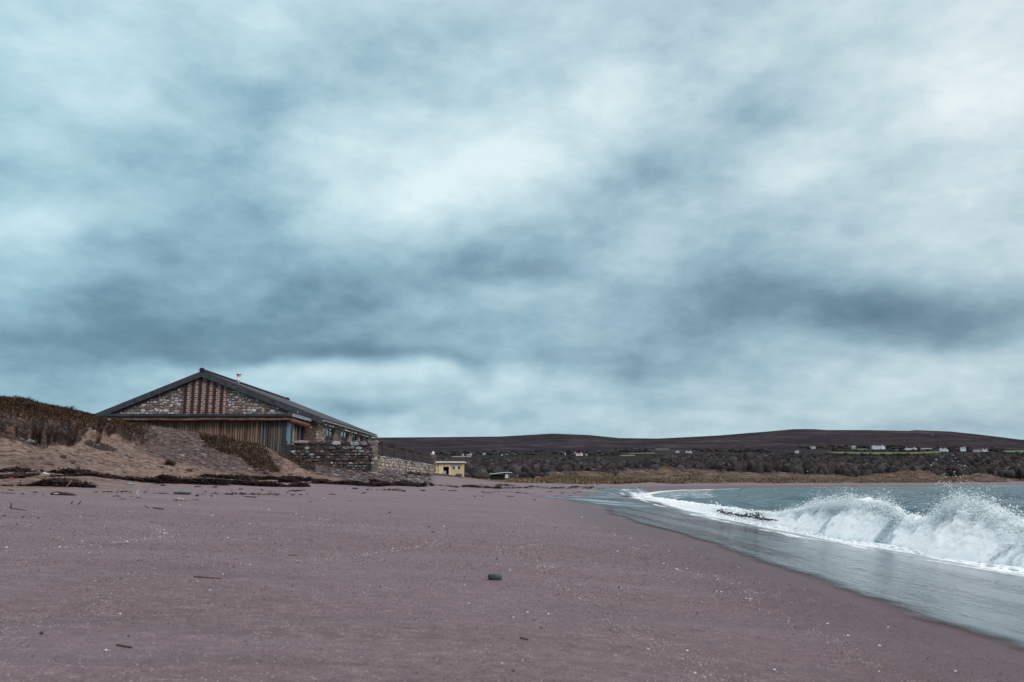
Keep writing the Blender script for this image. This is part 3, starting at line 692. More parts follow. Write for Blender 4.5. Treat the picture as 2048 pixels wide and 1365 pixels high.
def stones(mb, u0, u1, v0, v1, place, inside=None, hmin=.13, hmax=.30, depth=.05, gap=.035, wr=(1.0, 2.4), fill=1.0):
    v = v0
    while v < v1:
        h = random.uniform(hmin, hmax); u = u0 - random.random()*.2
        while u < u1:
            w = h*random.uniform(*wr)
            cu, cv = u+w/2, v+h/2+random.uniform(-.20, .20)*h
            if (cu-w*.4 >= u0 and cu+w*.4 <= u1) and (inside is None or all(inside(cu+a*w*.45, cv+b_*h*.45) for a in (-1, 1) for b_ in (-1, 1))) and random.random() < fill:
                hw, hh = w/2-gap/2, h/2-gap/2; out = []; inn = []; fr = []
                n = 8; e = random.uniform(.02, depth); ph = random.random()*.5
                for k in range(n):
                    t = 2*math.pi*(k+.5)/n + random.uniform(-.15, .15)
                    cx, sx = math.cos(t), math.sin(t); q = (abs(cx)**5+abs(sx)**5)**(-1/5)*random.uniform(.88, 1.03)
                    out.append(place(cu+cx*q*hw, cv+sx*q*hh, -.03)); inn.append(place(cu+cx*q*hw, cv+sx*q*hh, e*.5)); fr.append(place(cu+cx*q*hw*.72, cv+sx*q*hh*.72, e))
                V = out+inn+fr
                Fs = [(k, (k+1) % n, n+(k+1) % n, n+k) for k in range(n)] + [(n+k, n+(k+1) % n, 2*n+(k+1) % n, 2*n+k) for k in range(n)] + [tuple(range(2*n, 3*n))]
                mb.add(V, Fs)
            u += w
        v += h

# ------------------------------------------------------------------ the big stone building
BA = math.atan(36/1618.)          # turned a touch so the side wall runs off to the right of the view centre
BY = 64.0
rp0 = P(408, 745, BY); B = empty('stone_building', (rp0[0], BY, 2.6), -BA)
tag(B, 'long stone building with red brick gable panel and timber front above the bank', 'building')
ca, sa = math.cos(BA), math.sin(BA)
def Lw(p):   # world -> local
    dx, dy = p[0]-rp0[0], p[1]-BY; return np.array([ca*dx - sa*dy, sa*dx + ca*dy, p[2]-2.6])
def L(px, py, ly=0.0):       # local point on the plane local-y = ly
    d = np.array([float(a) for a in ray(px, py)]); o = Lw(np.array([0, 0, CZ])); dl = np.array([ca*d[0]-sa*d[1], sa*d[0]+ca*d[1], d[2]])
    t = (ly-o[1])/dl[1]; return o+dl*t
def LX(px, py, lx):          # local point on the plane local-x = lx
    d = np.array([float(a) for a in ray(px, py)]); o = Lw(np.array([0, 0, CZ])); dl = np.array([ca*d[0]-sa*d[1], sa*d[0]+ca*d[1], d[2]])
    t = (lx-o[0])/dl[0]; return o+dl*t
apex = L(408, 743); le = L(186, 832); re = L(647, 837)
LEN = 22.3; RX = float(re[0])-.55; LXL = float(le[0])+.5
slL = (apex[2]-le[2])/(apex[0]-le[0]); slR = (apex[2]-re[2])/(re[0]-apex[0])
def roof_z(x): return apex[2] - (slL*(apex[0]-x) if x < apex[0] else slR*(x-apex[0]))
def build_building():
    # roof slabs
    for nm, ex in (('roof', le), ('roof', re)):
        mb = MB(); y0, y1 = -.35, LEN+.3; t = .16
        a = (apex[0], apex[2]); e = (ex[0], ex[2])
        V = [(a[0],y0,a[1]),(e[0],y0,e[1]),(e[0],y0,e[1]-t),(a[0],y0,a[1]-t),(a[0],y1,a[1]),(e[0],y1,e[1]),(e[0],y1,e[1]-t),(a[0],y1,a[1]-t)]
        mb.add(V, [(0,1,2,3),(4,7,6,5),(0,4,5,1),(3,2,6,7),(1,5,6,2),(0,3,7,4)]); mb.build('roof', SLATE, B)
    # lead verge boards along the gable
    for ex, side in ((le, -1), (re, 1)):
        mb = MB(); y0, y1 = -.42, -.352; w = .47; nseg = 5
        for k in range(nseg):
            t0, t1 = k/nseg+.002*(k > 0), (k+1)/nseg-.002
            x0 = apex[0]+(ex[0]-apex[0])*t0; x1 = apex[0]+(ex[0]-apex[0])*t1; z0 = roof_z(x0)-.03; z1 = roof_z(x1)-.03
            mb.add([(x0,y0,z0),(x1,y0,z1),(x1,y0,z1-w),(x0,y0,z0-w),(x0,y1,z0),(x1,y1,z1),(x1,y1,z1-w),(x0,y1,z0-w)],
                   [(0,1,2,3) if side < 0 else (3,2,1,0),(4,7,6,5),(0,4,5,1),(3,2,6,7),(1,5,6,2),(0,3,7,4)])
        mb.build('verge_board', LEAD, B)
    mb = MB(); mb.tube([(apex[0],-.48,apex[2]+.05),(apex[0],LEN+.4,apex[2]+.05)], .13, 8); mb.tube([(apex[0],-.50,apex[2]+.02),(apex[0],-.30,apex[2]+.06)], .20, 8)
    mb.tube([(apex[0],LEN+.1,apex[2]+.05),(apex[0],LEN+.45,apex[2]+.05)], .2, 8); mb.build('ridge_cap', SLATE, B)
    # gable wall
    top = lambda x: roof_z(x)-.45
    mb = MB(); zb = -1.5; V = [(LXL,0,zb),(RX,0,zb),(RX,0,top(RX)),(apex[0],0,top(apex[0])),(LXL,0,top(LXL)),(LXL,.5,zb),(RX,.5,zb),(RX,.5,top(RX)),(apex[0],.5,top(apex[0])),(LXL,.5,top(LXL))]
    mb.add(V, [(0,1,2,3,4),(9,8,7,6,5),(0,5,6,1),(1,6,7,2),(2,7,8,3),(3,8,9,4),(4,9,5,0)]); g = mb.build('gable_wall', MORTAR, B)
    bx0, bx1 = L(366,800)[0], L(452,800)[0]
    zf = L(400, 828)[2]
    mb = MB(); ins = lambda u, v: v < top(u)-.02 and not (bx0 < u < bx1)
    stones(mb, LXL+.05, RX, zf-1.2, apex[2], lambda u, v, e: (u, -e, v), ins, .10, .26, .06, .035, (1.0, 2.5), fill=.97)
    mb.build('stone_facing', STONE_M, g)
    mb = MB(); zb0 = zf-.6
    xs = [bx0, apex[0], bx1]; V = [(bx0,-.05,zb0),(bx1,-.05,zb0),(bx1,-.05,top(bx1)),(apex[0],-.05,top(apex[0])),(bx0,-.05,top(bx0)),(bx0,.02,zb0),(bx1,.02,zb0),(bx1,.02,top(bx1)),(apex[0],.02,top(apex[0])),(bx0,.02,top(bx0))]
    mb.add(V, [(0,1,2,3,4),(0,5,6,1),(1,6,7,2),(4,9,5,0)]); mb.build('brick_panel', BRICK, B)
    for px in (371.5, 386, 400.5, 415, 429.5, 444):
        x = L(px, 800)[0]; mb = MB(); z1 = top(x)+.02; mb.box(x-.10, x+.10, -.17, -.052, zb0, z1-.05); mb.build('dark_fin', TIMBER_DK, B)
    # flue
    f0 = L(477.5, 765, 3.0); f1 = L(477.5, 749, 3.0); x, z = f1[0], f1[2]
    mb = MB(); mb.tube([(x,3,roof_z(x)-.2),(x,3,z-.12)], .135, 14); fl = mb.build('flue', STEEL, B, True)
    mb = MB(); mb.tube([(x,3,z-.13),(x,3,z-.10),(x,3,z-.02)], [.16,.16,.11], 14); mb.tube([(x,3,z-.02),(x,3,z+.01),(x,3,z+.05)], [.22,.24,.14], 14); mb.build('flue_cap', STEEL, fl, True)
    # right side wall, seen along its length, with window openings
    pxs = [(650.5,652.2,0),(652.2,669.3,1),(669.3,682,0),(682,697.5,1),(697.5,705,0),(705,715,1),(715,720,0),(720,727,1),(727,731,0),(731,736,1)]
    zt = roof_z(RX)-.55
    def lyof(px): return float(LX(px, 870, RX)[1])
    wins = [(lyof(a), lyof(b_)) for a, b_, k in pxs if k]
    sill, head = .35, zt-.15+.0
    head = float(LX(660, 854.5, RX)[2])
    mb = MB(); y = 0.5
    for (a, b_) in wins:
        mb.box(RX-.5, RX, y, a, -1.5, zt); mb.box(RX-.5, RX, a, b_, -1.5, sill); mb.box(RX-.5, RX, a, b_, head, zt); y = b_
    mb.box(RX-.5, RX, y, LEN, -1.5, zt); sw = mb.build('side_wall', MORTAR_PALE, B)
    mb = MB(); inw = lambda u, v: not any(a-.02 < u < b_+.02 and sill-.02 < v < head+.02 for a, b_ in wins)
    stones(mb, .02, LEN, -.6, zt, lambda u, v, e: (RX+e, u, v), inw, .15, .32, .05, .04); mb.build('stone_facing', STONE_PALE, sw)
    # the pier that ends the gable, big pale-grey quoins
    mb = MB(); px0 = L(623, 860)[0]
    stones(mb, px0, RX+.02, -.8, top(RX), lambda u, v, e: (u, -.055-e, v), lambda u, v: v < top(u)-.02, .30, .42, .07, .03, (1.2, 2.0)); mb.build('quoin_facing', STONE_M, g)
    for (a, b_) in wins:
        fr = MB(); x = RX-.12; w = .09
        fr.box(x-.06, x+.02, a, a+w, sill, head); fr.box(x-.06, x+.02, b_-w, b_, sill, head); fr.box(x-.06, x+.02, a+w, b_-w, head-w, head); fr.box(x-.06, x+.02, a+w, b_-w, sill, sill+w)
        m = (a+b_)/2; fr.box(x-.05, x+.01, m-.03, m+.03, sill+w, head-w)
        wd = fr.build('window', FRAME_GREY, B); gl = MB(); gl.box(x-.04, x-.03, a+w, b_-w, sill+w, head-w); gl.build('pane', GLASS, wd)
    mb = MB(); mb.box(LXL, LXL+.4, .5, LEN, -1.5, roof_z(LXL)-.4); mb.build('side_wall', MORTAR_PALE, B)
    mb = MB(); mb.box(LXL+.4, RX-.5, LEN-.4, LEN, -1.5, roof_z(RX)-.6); mb.build('rear_wall', MORTAR_PALE, B)
    mb = MB(); mb.box(LXL+.4, RX-.5, 1.2, LEN-.5, -1.2, -.05); mb.build('inner_floor', DARK_IN, B)
    # eaves: rafter feet, soffit board, gutter, brackets and downpipes
    ez = roof_z(re[0])-.16
    mb = MB(); mb.box(RX+.02, re[0]-.02, .2, LEN, ez-.12, ez-.06); mb.build('soffit', SOFFIT, B)
    mb = MB(); mb.box(re[0]-.02, re[0]+.02, -.30, LEN+.2, ez-.16, ez+.02); mb.build('fascia', FRAME_DK, B)
    mb = MB()
    n = 6; yv = (-.3, LEN+.2)
    for k in range(n): pass
    V = []; 
    for yy in yv:
        for k in range(n+1):
            t = math.pi*k/n; V.append((re[0]+.11-.09*math.cos(t), yy, ez-.02-.09*math.sin(t)))
    mb.add(V, [(k, k+1, n+2+k, n+1+k) for k in range(n)]); mb.build('gutter', PALE_TRIM, B)
    mb = MB(); mb.box(RX+.06, RX+.14, .3, LEN-.3, head+.10, head+.24); mb.build('awning_rail', PALE_TRIM, B)
    mb = MB(); mb.box(RX+.06, RX+.12, .3, LEN-.3, head+.34, head+.42); mb.build('awning_rail', PALE_TRIM, B)
    for px in (675.5, 731):
        y = lyof(px); mb = MB(); mb.tube([(re[0]+.10,y,ez-.08),(re[0]+.10,y,ez-.25),(RX+.15,y,ez-.55),(RX+.15,y,-.3)], .06, 8); mb.build('downpipe', FRAME_GREY, B, True)
    # ---------------- lower timber front
    PY = -5.7
    a = L(186, 831, PY); c2 = L(584, 829, PY)
    x0, x1, zt2 = float(a[0])-1.0, float(c2[0]), float(L(400, 828.5, PY)[2])
    mb = MB(); mb.box(x0, x1, PY, -.01, zt2-.10, zt2); mb.build('porch_roof', LEAD, B)
    mb = MB(); mb.box(x0, x1-.01, PY-.06, PY-.003, zt2-.14, zt2+.03); mb.build('porch_fascia', LEAD, B)
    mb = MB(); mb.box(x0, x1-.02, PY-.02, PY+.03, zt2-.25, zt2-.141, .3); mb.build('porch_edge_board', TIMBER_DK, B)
    mb = MB(); mb.box(x1+.003, x1+.05, PY, -.7, zt2-.20, zt2+.03); mb.build('porch_fascia', FRAME_PALE, B)
    lr = .115; lz = float(L(400, 839.0, PY+.1)[2])
    pts = [(x0+(x1-.12-x0)*k/24, PY+.12, lz+random.uniform(-.02, .02)) for k in range(25)]
    mb = MB(); mb.tube(pts, [lr*random.uniform(.9, 1.12) for _ in pts], 10); mb.build('log_beam', LOG, B, True)
    pts = [(x1-.22, PY+.3+(4.9)*k/10, lz-.05-.02*k*.3+random.uniform(-.01, .01)) for k in range(11)]
    mb = MB(); mb.tube(pts, [.20*random.uniform(.93, 1.08) for _ in pts], 10); mb.build('log_beam', LOG_RED, B, True)
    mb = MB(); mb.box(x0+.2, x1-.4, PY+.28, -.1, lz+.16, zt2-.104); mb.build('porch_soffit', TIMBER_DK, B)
    # vertical log cladding
    wy = PY+.75; zc = float(L(400, 846, wy)[2])
    def clad(name, pa, pb, y, mat_, w, sub=None):
        xa, xb = float(L(pa, 860, y)[0]), float(L(pb, 860, y)[0]); mb = MB(); x = xa
        while x < xb:
            ww = w*random.uniform(.8, 1.2); r = ww/2; V = []
            zt_ = zc+.25+random.uniform(-.02, .02)
            for zz in (-1.6, zt_):
                for k in range(6):
                    t = math.pi*k/5; V.append((x+r-r*.86*math.cos(t), y-r*1.0*math.sin(t), zz))
            mb.add(V, [(k, k+1, 7+k, 6+k) for k in range(5)]); x += ww
        return mb.build(name, mat_, B)
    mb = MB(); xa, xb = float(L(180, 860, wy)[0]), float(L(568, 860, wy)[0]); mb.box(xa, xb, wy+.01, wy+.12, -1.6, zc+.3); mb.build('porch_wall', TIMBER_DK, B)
    clad('timber_cladding', 180, 523, wy, CLAD, .19)
    clad('grey_cladding', 527, 566, wy-.03, CLAD_GREY, .17)
    xp = float(L(525, 860, wy)[0]); mb = MB(); mb.box(xp-.05, xp+.05, wy-.2, wy+.005, -1.6, zc+.26); mb.build('trim_strip', FRAME_GREY, B)
    xq = float(L(569.5, 860, wy)[0]); mb = MB(); mb.box(xq-.13, xq+.13, wy-.15, wy+.12, -1.6, zc+.3); mb.build('corner_post', FRAME_DK, B)
    # glazed corner and glazed side under the red log
    xg0, xg1 = float(L(573, 860, wy)[0]), float(L(582.3, 860, wy)[0]); z0 = float(L(577, 889, wy)[2])
    mb = MB(); mb.box(xg0, xg1, wy, wy+.03, z0, zc+.12); mb.build('corner_pane', GLASS_SKY, B)
    mb = MB(); mb.box(xg0-.06, xg0, wy-.03, wy+.05, -1.6, zc+.25); mb.box(xg1, xg1+.07, wy-.03, wy+.05, -1.6, zc+.25); mb.box(xg0, xg1, wy-.03, wy+.05, -1.6, z0); mb.build('corner_frame', FRAME_DK, B)
    gx = x1-.62
    mb = MB(); mb.box(gx-.03, gx, wy+.1, -.1, -1.6, zc+.30); mb.build('side_glazing', GLASS, B)
    for k, (yy, w, mm) in enumerate(((wy+.4, .12, FRAME_GREY), (wy+1.3, .14, CLAD_GREY), (wy+1.7, .08, PALE_TRIM), (wy+2.3, .16, CLAD), (wy+3.3, .14, FRAME_GREY), (wy+4.3, .12, FRAME_DK))):
        mb = MB(); mb.box(gx+.003, gx+.10, yy, yy+w, -1.6, zc+.25); mb.build('mullion', mm, B)
build_building()

# ------------------------------------------------------------------ terrace, its walls and fence
def build_terrace():
    TY = 59.0
    p0 = P(586, 884, TY); p1 = P(753, 882, TY); ztop = float(P(680, 885.5, TY)[2]); x0, x1 = float(p0[0]), float(p1[0])
    E = empty('terrace_wall', (x1, TY, 1.2)); tag(E, 'dark rubble stone terrace wall facing the beach, jagged stones on top, below the building corner', 'wall')
    lo = lambda v: (v[0]-x1, v[1]-TY, v[2]-1.2)
    mb = MB(); mb.box(x0-x1, 0, 0, .55, -1.8, ztop-1.2); mb.box(x0-x1-1.2, x0-x1+.002, .1, .52, -1.8, ztop-1.35); w = mb.build('wall_core', MORTAR_DK, E)
    mb = MB(); stones(mb, x0-x1-1.0, 0, -1.4, ztop-1.2, lambda u, v, e: (u, -e*1.6, v), None, .12, .36, .11, .06, (1.0, 2.3), .94); mb.build('stone_facing', STONE_DK, w)
    mb = MB(); pts = np.array([(random.uniform(x0-x1, 0), random.uniform(.1, .45), ztop-1.2+.02) for _ in range(46)]); 
    S = np.stack([rng.uniform(.08,.24,46), rng.uniform(.1,.2,46), rng.uniform(.05,.19,46)], -1)
    V, Fc = blobs(pts, S, ICO[0], ICO[1], .22); me = mesh_from('coping_stones', V, Fc, STONE_DK); vattr(me, 'rnd', np.repeat(rng.random(46)*.7, len(ICO[1])), 'FACE'); ob('coping_stones', me, E)
    mb = MB(); zz = -1.0
    while zz < ztop-1.2: 
        h = random.uniform(.22, .38); mb.box(-.26+random.uniform(-.03, .03), .06, -.09, .30, zz, zz+h-.03); zz += h
    q = mb.build('corner_quoins', STONE_PALE, E)
    p = P(600, 885, TY); mb = MB(); V, Fc = blobs(np.array([(p[0]-x1, .1, ztop-1.2+.02)]), np.array([(.95,.4,.17)]), ICO[0], ICO[1], .12); me = mesh_from('capstone', V, Fc, simple('capstone_grey', (.22,.18,.17), (.34,.30,.29), 5, .9, .4)); ob('capstone', me, E)
    # side wall: pale stones, dark boards above
    SL = 36.0; ang = math.atan((1060-1024)/1618.)
    ex = math.sin(ang); ey = math.cos(ang)
    zl0 = float(P(755, 918, TY)[2]); zl1 = zl0+.02
    E2 = empty('side_retaining_wall', (x1+.02, TY+.3, 1.2), -ang); tag(E2, 'low pale stone wall under the dark board fence, running away from the beach corner', 'wall')
    mb = MB(); mb.box(-.5, 0, .26, SL, -1.6, zl0-1.2); w = mb.build('wall_core', MORTAR_PALE, E2)
    mb = MB(); stones(mb, .3, SL, -1.0, zl0-1.2, lambda u, v, e: (e, u, v), None, .16, .34, .07, .05, (.9, 1.8), .95); mb.build('stone_facing', STONE_PALE, w)
    mb = MB(); stones(mb, .3, SL, zl0-1.22, zl0-1.05, lambda u, v, e: (e*1.5-.02, u, v), None, .12, .17, .09, .04, (1.4, 3)); mb.build('ledge_stones', STONE_M, w)
    E3 = empty('board_fence', (x1+.0, TY+.4, zl0), -ang); tag(E3, 'dark horizontal board fence on the pale stone wall beside the terrace', 'fence')
    ft = float(P(755, 889, TY)[2])-zl0; nb = 5; bh = (ft-.12)/nb
    for k in range(nb):
        mb = MB(); y = .2
        while y < SL-.4:
            ln = random.uniform(2.6, 3.4); y2 = min(y+ln, SL-.4); mb.box(-.10-.02*(k % 2), -.05-.02*(k % 2), y, y2-.015, .12+k*bh+.02, .12+(k+1)*bh-.012); y = y2
        mb.build('board', TIMBER_FENCE, E3)
    mb = MB(); mb.box(-.28, -.18, .2, SL-.4, .12, ft-.02); mb.build('backing', TIMBER_DK, E3)
    for px in (766, 790, 811, 828, 844):
        d = np.array([float(a) for a in ray(px, 900)]); # meet the fence line
        # (x1 + ex*t, TY + ey*t) = d*k
        A_ = np.array([[d[0], -ex], [d[1], -ey]]); k, t = np.linalg.solve(A_, np.array([x1, TY])); t = float(t)-.4
        mb = MB(); mb.box(-.17, -.001, t-.0, t+.34, .12, ft+.30); mb.box(-.60, -.18, t, t+.34, ft-.05, ft+.30, .2); mb.build('post', TIMBER_DK, E3)
    E4 = empty('end_pier', (x1+ex*SL, TY+ey*SL, 1.2), -ang); tag(E4, 'rough stone pier ending the board fence beside the yellow hut', 'pier')
    mb = MB(); mb.box(-.55, .05, .5, 1.2, -1.5, 2.55); c = mb.build('pier_core', MORTAR, E4)
    mb = MB(); stones(mb, -.55, .05, -.6, 2.55, lambda u, v, e: (u, .5-e, v), None, .18, .35, .08, .04); stones(mb, .5, 1.2, -.6, 2.55, lambda u, v, e: (.05+e, u, v), None, .18, .35, .08, .04); mb.build('pier_facing', STONE_M, c)
    V, Fc = blobs(np.array([(-.25, .8, 2.7)]), np.array([(.22,.2,.25)]), ICO[0], ICO[1], .2); ob('cap_stone', mesh_from('cap_stone', V, Fc, WHITE), E4)
    mb = MB(); yy0 = TY+.56; mb.add([(x0-2, yy0, ztop-.45),(x1-.35, yy0, ztop-.45),(x1+ex*SL-.7, yy0+SL, ztop-.45),(x0-2, yy0+SL, ztop-.45)], [(0,1,2,3)])
    o = mb.build('terrace_paving', MORTAR, None); tag(o, 'paved terrace behind the stone wall', 'paving', kind='structure')
def ico(n=1):
    import bmesh
    bm = bmesh.new(); bmesh.ops.create_icosphere(bm, subdivisions=n, radius=1); V = np.array([v.co[:] for v in bm.verts]); Fc = np.array([[v.index for v in f.verts] for f in bm.faces]); bm.free(); return V, Fc
ICO = ico(1); ICO2 = ico(2); ICO3 = ico(3)
build_terrace()

# ------------------------------------------------------------------ yellow hut
def build_hut():
    Y = 135.0; a = P(861, 950, Y); b_ = P(925.5, 950, Y); zt = float(P(890, 925, Y)[2]); zb = float(a[2])-.15
    E = empty('yellow_hut', ((a[0]+b_[0])/2, Y, zb)); tag(E, 'small yellow flat-roofed hut with a recessed doorway and white windows', 'hut')
    w = float(b_[0]-a[0])/2; h = zt-zb; X = lambda px: float(P(px, 940, Y)[0])-E.location.x; Z = lambda py: float(P(900, py, Y)[2])-zb
    d0, d1 = X(886.5), X(898); dz = Z(934); D = 4.2
    r0, r1 = X(904), X(921.5); wz0, wz1 = Z(940), Z(932); l0, l1 = X(864), X(873)
    mb = MB(); t = .25
    mb.box(-w, l0, 0, t, -.6, h); mb.box(l0, l1, 0, t, -.6, wz0); mb.box(l0, l1, 0, t, wz1, h); mb.box(l1, d0, 0, t, -.6, h); mb.box(d0, d1, 0, t, dz, h); mb.box(d1, r0, 0, t, -.6, h)
    mb.box(r0, r1, 0, t, -.6, wz0); mb.box(r0, r1, 0, t, wz1, h); mb.box(r1, w, 0, t, -.6, h)
    mb.box(-w, -w+t, t, D, -.6, h); mb.box(w-t, w, t, D, -.6, h); mb.box(-w+t, w-t, D-t, D, -.6, h); mb.build('wall', YELLOW, E)
    mb = MB(); f0, f1, fz = X(877.5), X(901.5), Z(928.5); mb.box(f0, d0, -.10, -.003, -.5, fz); mb.box(d1, f1, -.10, -.003, -.5, fz); mb.box(d0, d1, -.10, -.003, dz, fz); mb.build('door_surround', YELLOW_PALE, E)
    mb = MB(); mb.box(d0, d1, 1.6, 1.7, -.5, dz+.2); mb.build('inner_wall', DARK_IN, E)
    mb = MB(); mb.box(d0+.0, d0+.45, .4, .5, -.5, dz*.55, .9); mb.build('door_leaf', PALE_TRIM, E)
    mb = MB(); mb.box(d1-.12, d1-.02, .26, 1.6, -.4, dz); mb.build('door', LOG_RED, E)
    mb = MB(); mb.box(-w-.25, w+.25, -.55, D+.3, h, h+.10); rf = mb.build('roof', SLATE, E)
    mb = MB(); mb.box(-w-.25, w+.27, -.62, -.553, h-.10, h+.14); mb.box(w+.253, w+.30, -.55, D+.3, h-.10, h+.14); mb.build('roof_fascia', WHITE, rf)
    for (p, q, n) in ((r0, r1, 3), (l0, l1, 2)):
        fr = MB(); fw = .09
        fr.box(p, q, -.05, .1, wz1-fw, wz1); fr.box(p, q, -.05, .1, wz0, wz0+fw); fr.box(p, p+fw, -.05, .1, wz0+fw, wz1-fw); fr.box(q-fw, q, -.05, .1, wz0+fw, wz1-fw)
        if n == 3: m0, m1 = p+(q-p)*.33, p+(q-p)*.67; fr.box(m0, m1, -.045, .08, wz0+fw, wz1-fw)
        wd = fr.build('window', WHITE, E); gl = MB(); gl.box(p+fw, q-fw, .03, .05, wz0+fw, wz1-fw); gl.build('pane', GLASS, wd)
build_hut()
def build_shed():
    Y = 165.0; E0 = P(1000, 960, Y); zb = hz(float(E0[0]), Y)-.1; E = empty('beach_shed', (float(E0[0]), Y, zb)); tag(E, 'small dark lean-to shed with a pale mono-pitch roof and white window, before the marram', 'shed')
    X = lambda px: float(P(px, 950, Y)[0])-E.location.x; Z = lambda py: float(P(1000, py, Y)[2])-zb
    a, m, c = X(980.5), X(1008), X(1022); zl, zm = Z(949.5), Z(946.5)
    mb = MB(); mb.box(a, a+.12, 0, 3.4, -.5, zl-.02); mb.box(m-.1, m, 0, 3.4, -.5, zm-.02); mb.box(a+.12, m-.1, 3.3, 3.4, -.5, zl-.02); mb.box(a+.12, m-.1, .5, .58, -.5, zl*.92, .2); mb.build('dark_wall', TIMBER_DK, E)
    mb = MB(); mb.box(m+.003, c, .1, 3.4, -.5, zm-.02); s_ = mb.build('stone_wall', MORTAR_DK, E)
    mb = MB(); stones(mb, m+.05, c-.05, -.2, zm-.05, lambda u, v, e: (u, .1-e, v), lambda u, v: not (X(1011)-.05 < u < X(1019)+.05 and v > Z(957)), .15, .25); mb.build('stone_facing', STONE_DK, s_)
    mb = MB(); mb.box(X(1010.5), X(1016.5), .0, .098, Z(957), Z(949)); wd = mb.build('shutter', WHITE, E)
    mb = MB(); mb.box(X(1017.2), X(1019.5), .0, .098, Z(955), Z(949.5)); mb.build('window', GLASS_SKY, E)
    mb = MB(); x0, x1, x2 = X(978.5), X(1008), X(1023.5); t = .12
    V = [(x0,-.35,zl),(x1,-.35,zm+.05),(x2,-.35,zm),(x2,3.6,zm),(x1,3.6,zm+.05),(x0,3.6,zl)]; V += [(p[0],p[1],p[2]+t) for p in V]
    mb.add(V, [(5,4,1,0),(4,3,2,1),(6,7,10,11),(7,8,9,10),(0,1,7,6),(1,2,8,7),(2,3,9,8),(3,4,10,9),(4,5,11,10),(5,0,6,11)]); mb.build('roof', WHITE, E)
build_shed()
def build_car():
    Y = 200.0; c = P(1076.5, 966, Y); z = hz(float(c[0]), Y); z = max(z, float(c[2])); z = hz(float(c[0]), Y); E = empty('parked_car', (float(c[0]), Y, z)); tag(E, 'small red car parked in the marram grass', 'car')
    RED = simple('red_paint', (.50,.02,.025), (.42,.016,.02), 3, .35); TYRE = simple('tyre_rubber', (.015,.015,.016), (.02,.02,.02), 5, .8)
    mb = MB(); prof = [(-.80,.28),(-.82,.62),(-.78,.80),(-.60,1.30),(-.48,1.40),(.48,1.40),(.60,1.30),(.78,.80),(.82,.62),(.80,.28)]
    ys = [0, .08, 3.7, 3.8]; sc = [.94, 1, 1, .94]; V = []
    for y, s in zip(ys, sc): V += [(x*s, y+(.25 if z_ > 1.2 and y < .1 else 0), .28+(z_-.28)*s) for x, z_ in prof]
    n = len(prof); Fs = [tuple(range(n))] + [tuple(reversed(range(3*n, 4*n)))] + [(i*n+k, (i)*n+(k+1) % n, (i+1)*n+(k+1) % n, (i+1)*n+k) for i in range(3) for k in range(n)]
    mb.add(V, [tuple(reversed(f)) for f in Fs]); mb.build('body', RED, E)
    mb = MB(); mb.add([(-.62,-.01,.84),(.62,-.01,.84),(.50,.16,1.26),(-.50,.16,1.26)], [(0,1,2,3)]); mb.build('rear_window', GLASS, E)
    for sx in (-1, 1):
        mb = MB(); mb.box(sx*.66-.10, sx*.66+.10, -.03, .02, .66, .78); mb.build('tail_light', simple('lamp_glass', (.6,.25,.2), (.5,.2,.15), 5, .3), E)
        for y in (.7, 3.0): mb = MB(); mb.tube([(sx*.62, y, .3), (sx*.80, y, .3)], .3, 14); mb.build('wheel', TYRE, E, True)
build_car()

# ------------------------------------------------------------------ wood, fields and houses on the hill
FIELDS = [((1650,904.5),(1887,903.5),(1880,907.5),(1790,910.5),(1672,908.5)), ((2004,903),(2070,902),(2080,906.5),(2010,906)), ((1706,898.5),(1733,899),(1735,901.2),(1705,901)),
          ((1262,907.5),(1308,906.7),(1312,909),(1258,909.3)), ((1311,898.5),(1338,898.5),(1340,901),(1312,901)), ((1242,911.5),(1270,911),(1270,913.5),(1238,913.8)), ((904,914.2),(942,914),(943,916),(903,916)), ((1011,909),(1035,908.6),(1036,911.4),(1010,911.6)),
          ((1790,901),(1850,900.5),(1850,902),(1790,902.4))]
FMAT = [(.055,.085,.022)]*3+[(.07,.085,.045),(.05,.075,.04),(.12,.10,.06),(.20,.17,.14),(.035,.06,.03),(.04,.065,.02)]
def Gfar(px, py):
    dx, dy, dz = (float(a) for a in ray(px, py)); t = np.linspace(350, 2700, 1500); h = height(dx*t, dy*t, False); bl = (CZ+dz*t) <= h
    i = int(np.argmax(bl)) if bl.any() else 1400; x, y = dx*t[i], dy*t[i]; return float(x), float(y), float(h[i])
def build_fields():
    for k, q in enumerate(FIELDS):
        c = FMAT[k]; c = tuple(v_*.75 for v_ in c); m = simple('field_grass', c, tuple(x*1.5 for x in c), .05, .9)
        xs = [p[0] for p in q]; ys = [p[1] for p in q]; n = 24
        W_ = [Gfar(*p) for p in q]; W2 = np.array([(a, b_) for a, b_, _ in W_])
        # subdivide the polygon as a fan and drape it
        cx, cy = W2.mean(0); V = []; Fs = []
        P_ = [W2[i]+(W2[(i+1) % len(q)]-W2[i])*t for i in range(len(q)) for t in np.linspace(0, 1, 10)[:-1]]; m_ = len(P_); R_ = 10
        for r in range(R_+1):
            for p in P_: V.append((cx+(p[0]-cx)*(r/R_), cy+(p[1]-cy)*(r/R_)))
        V = np.array(V); z = height(V[:, 0], V[:, 1], False)+.8; Vz = np.column_stack([V, z])
        Fs = np.array([(r*m_+i, (r+1)*m_+i, (r+1)*m_+(i+1) % m_, r*m_+(i+1) % m_) for r in range(R_) for i in range(m_)])
        tag(ob('field', mesh_from('field', Vz, Fs, m, True)), 'hedged pasture on the hillside', 'field', kind='structure')
build_fields()
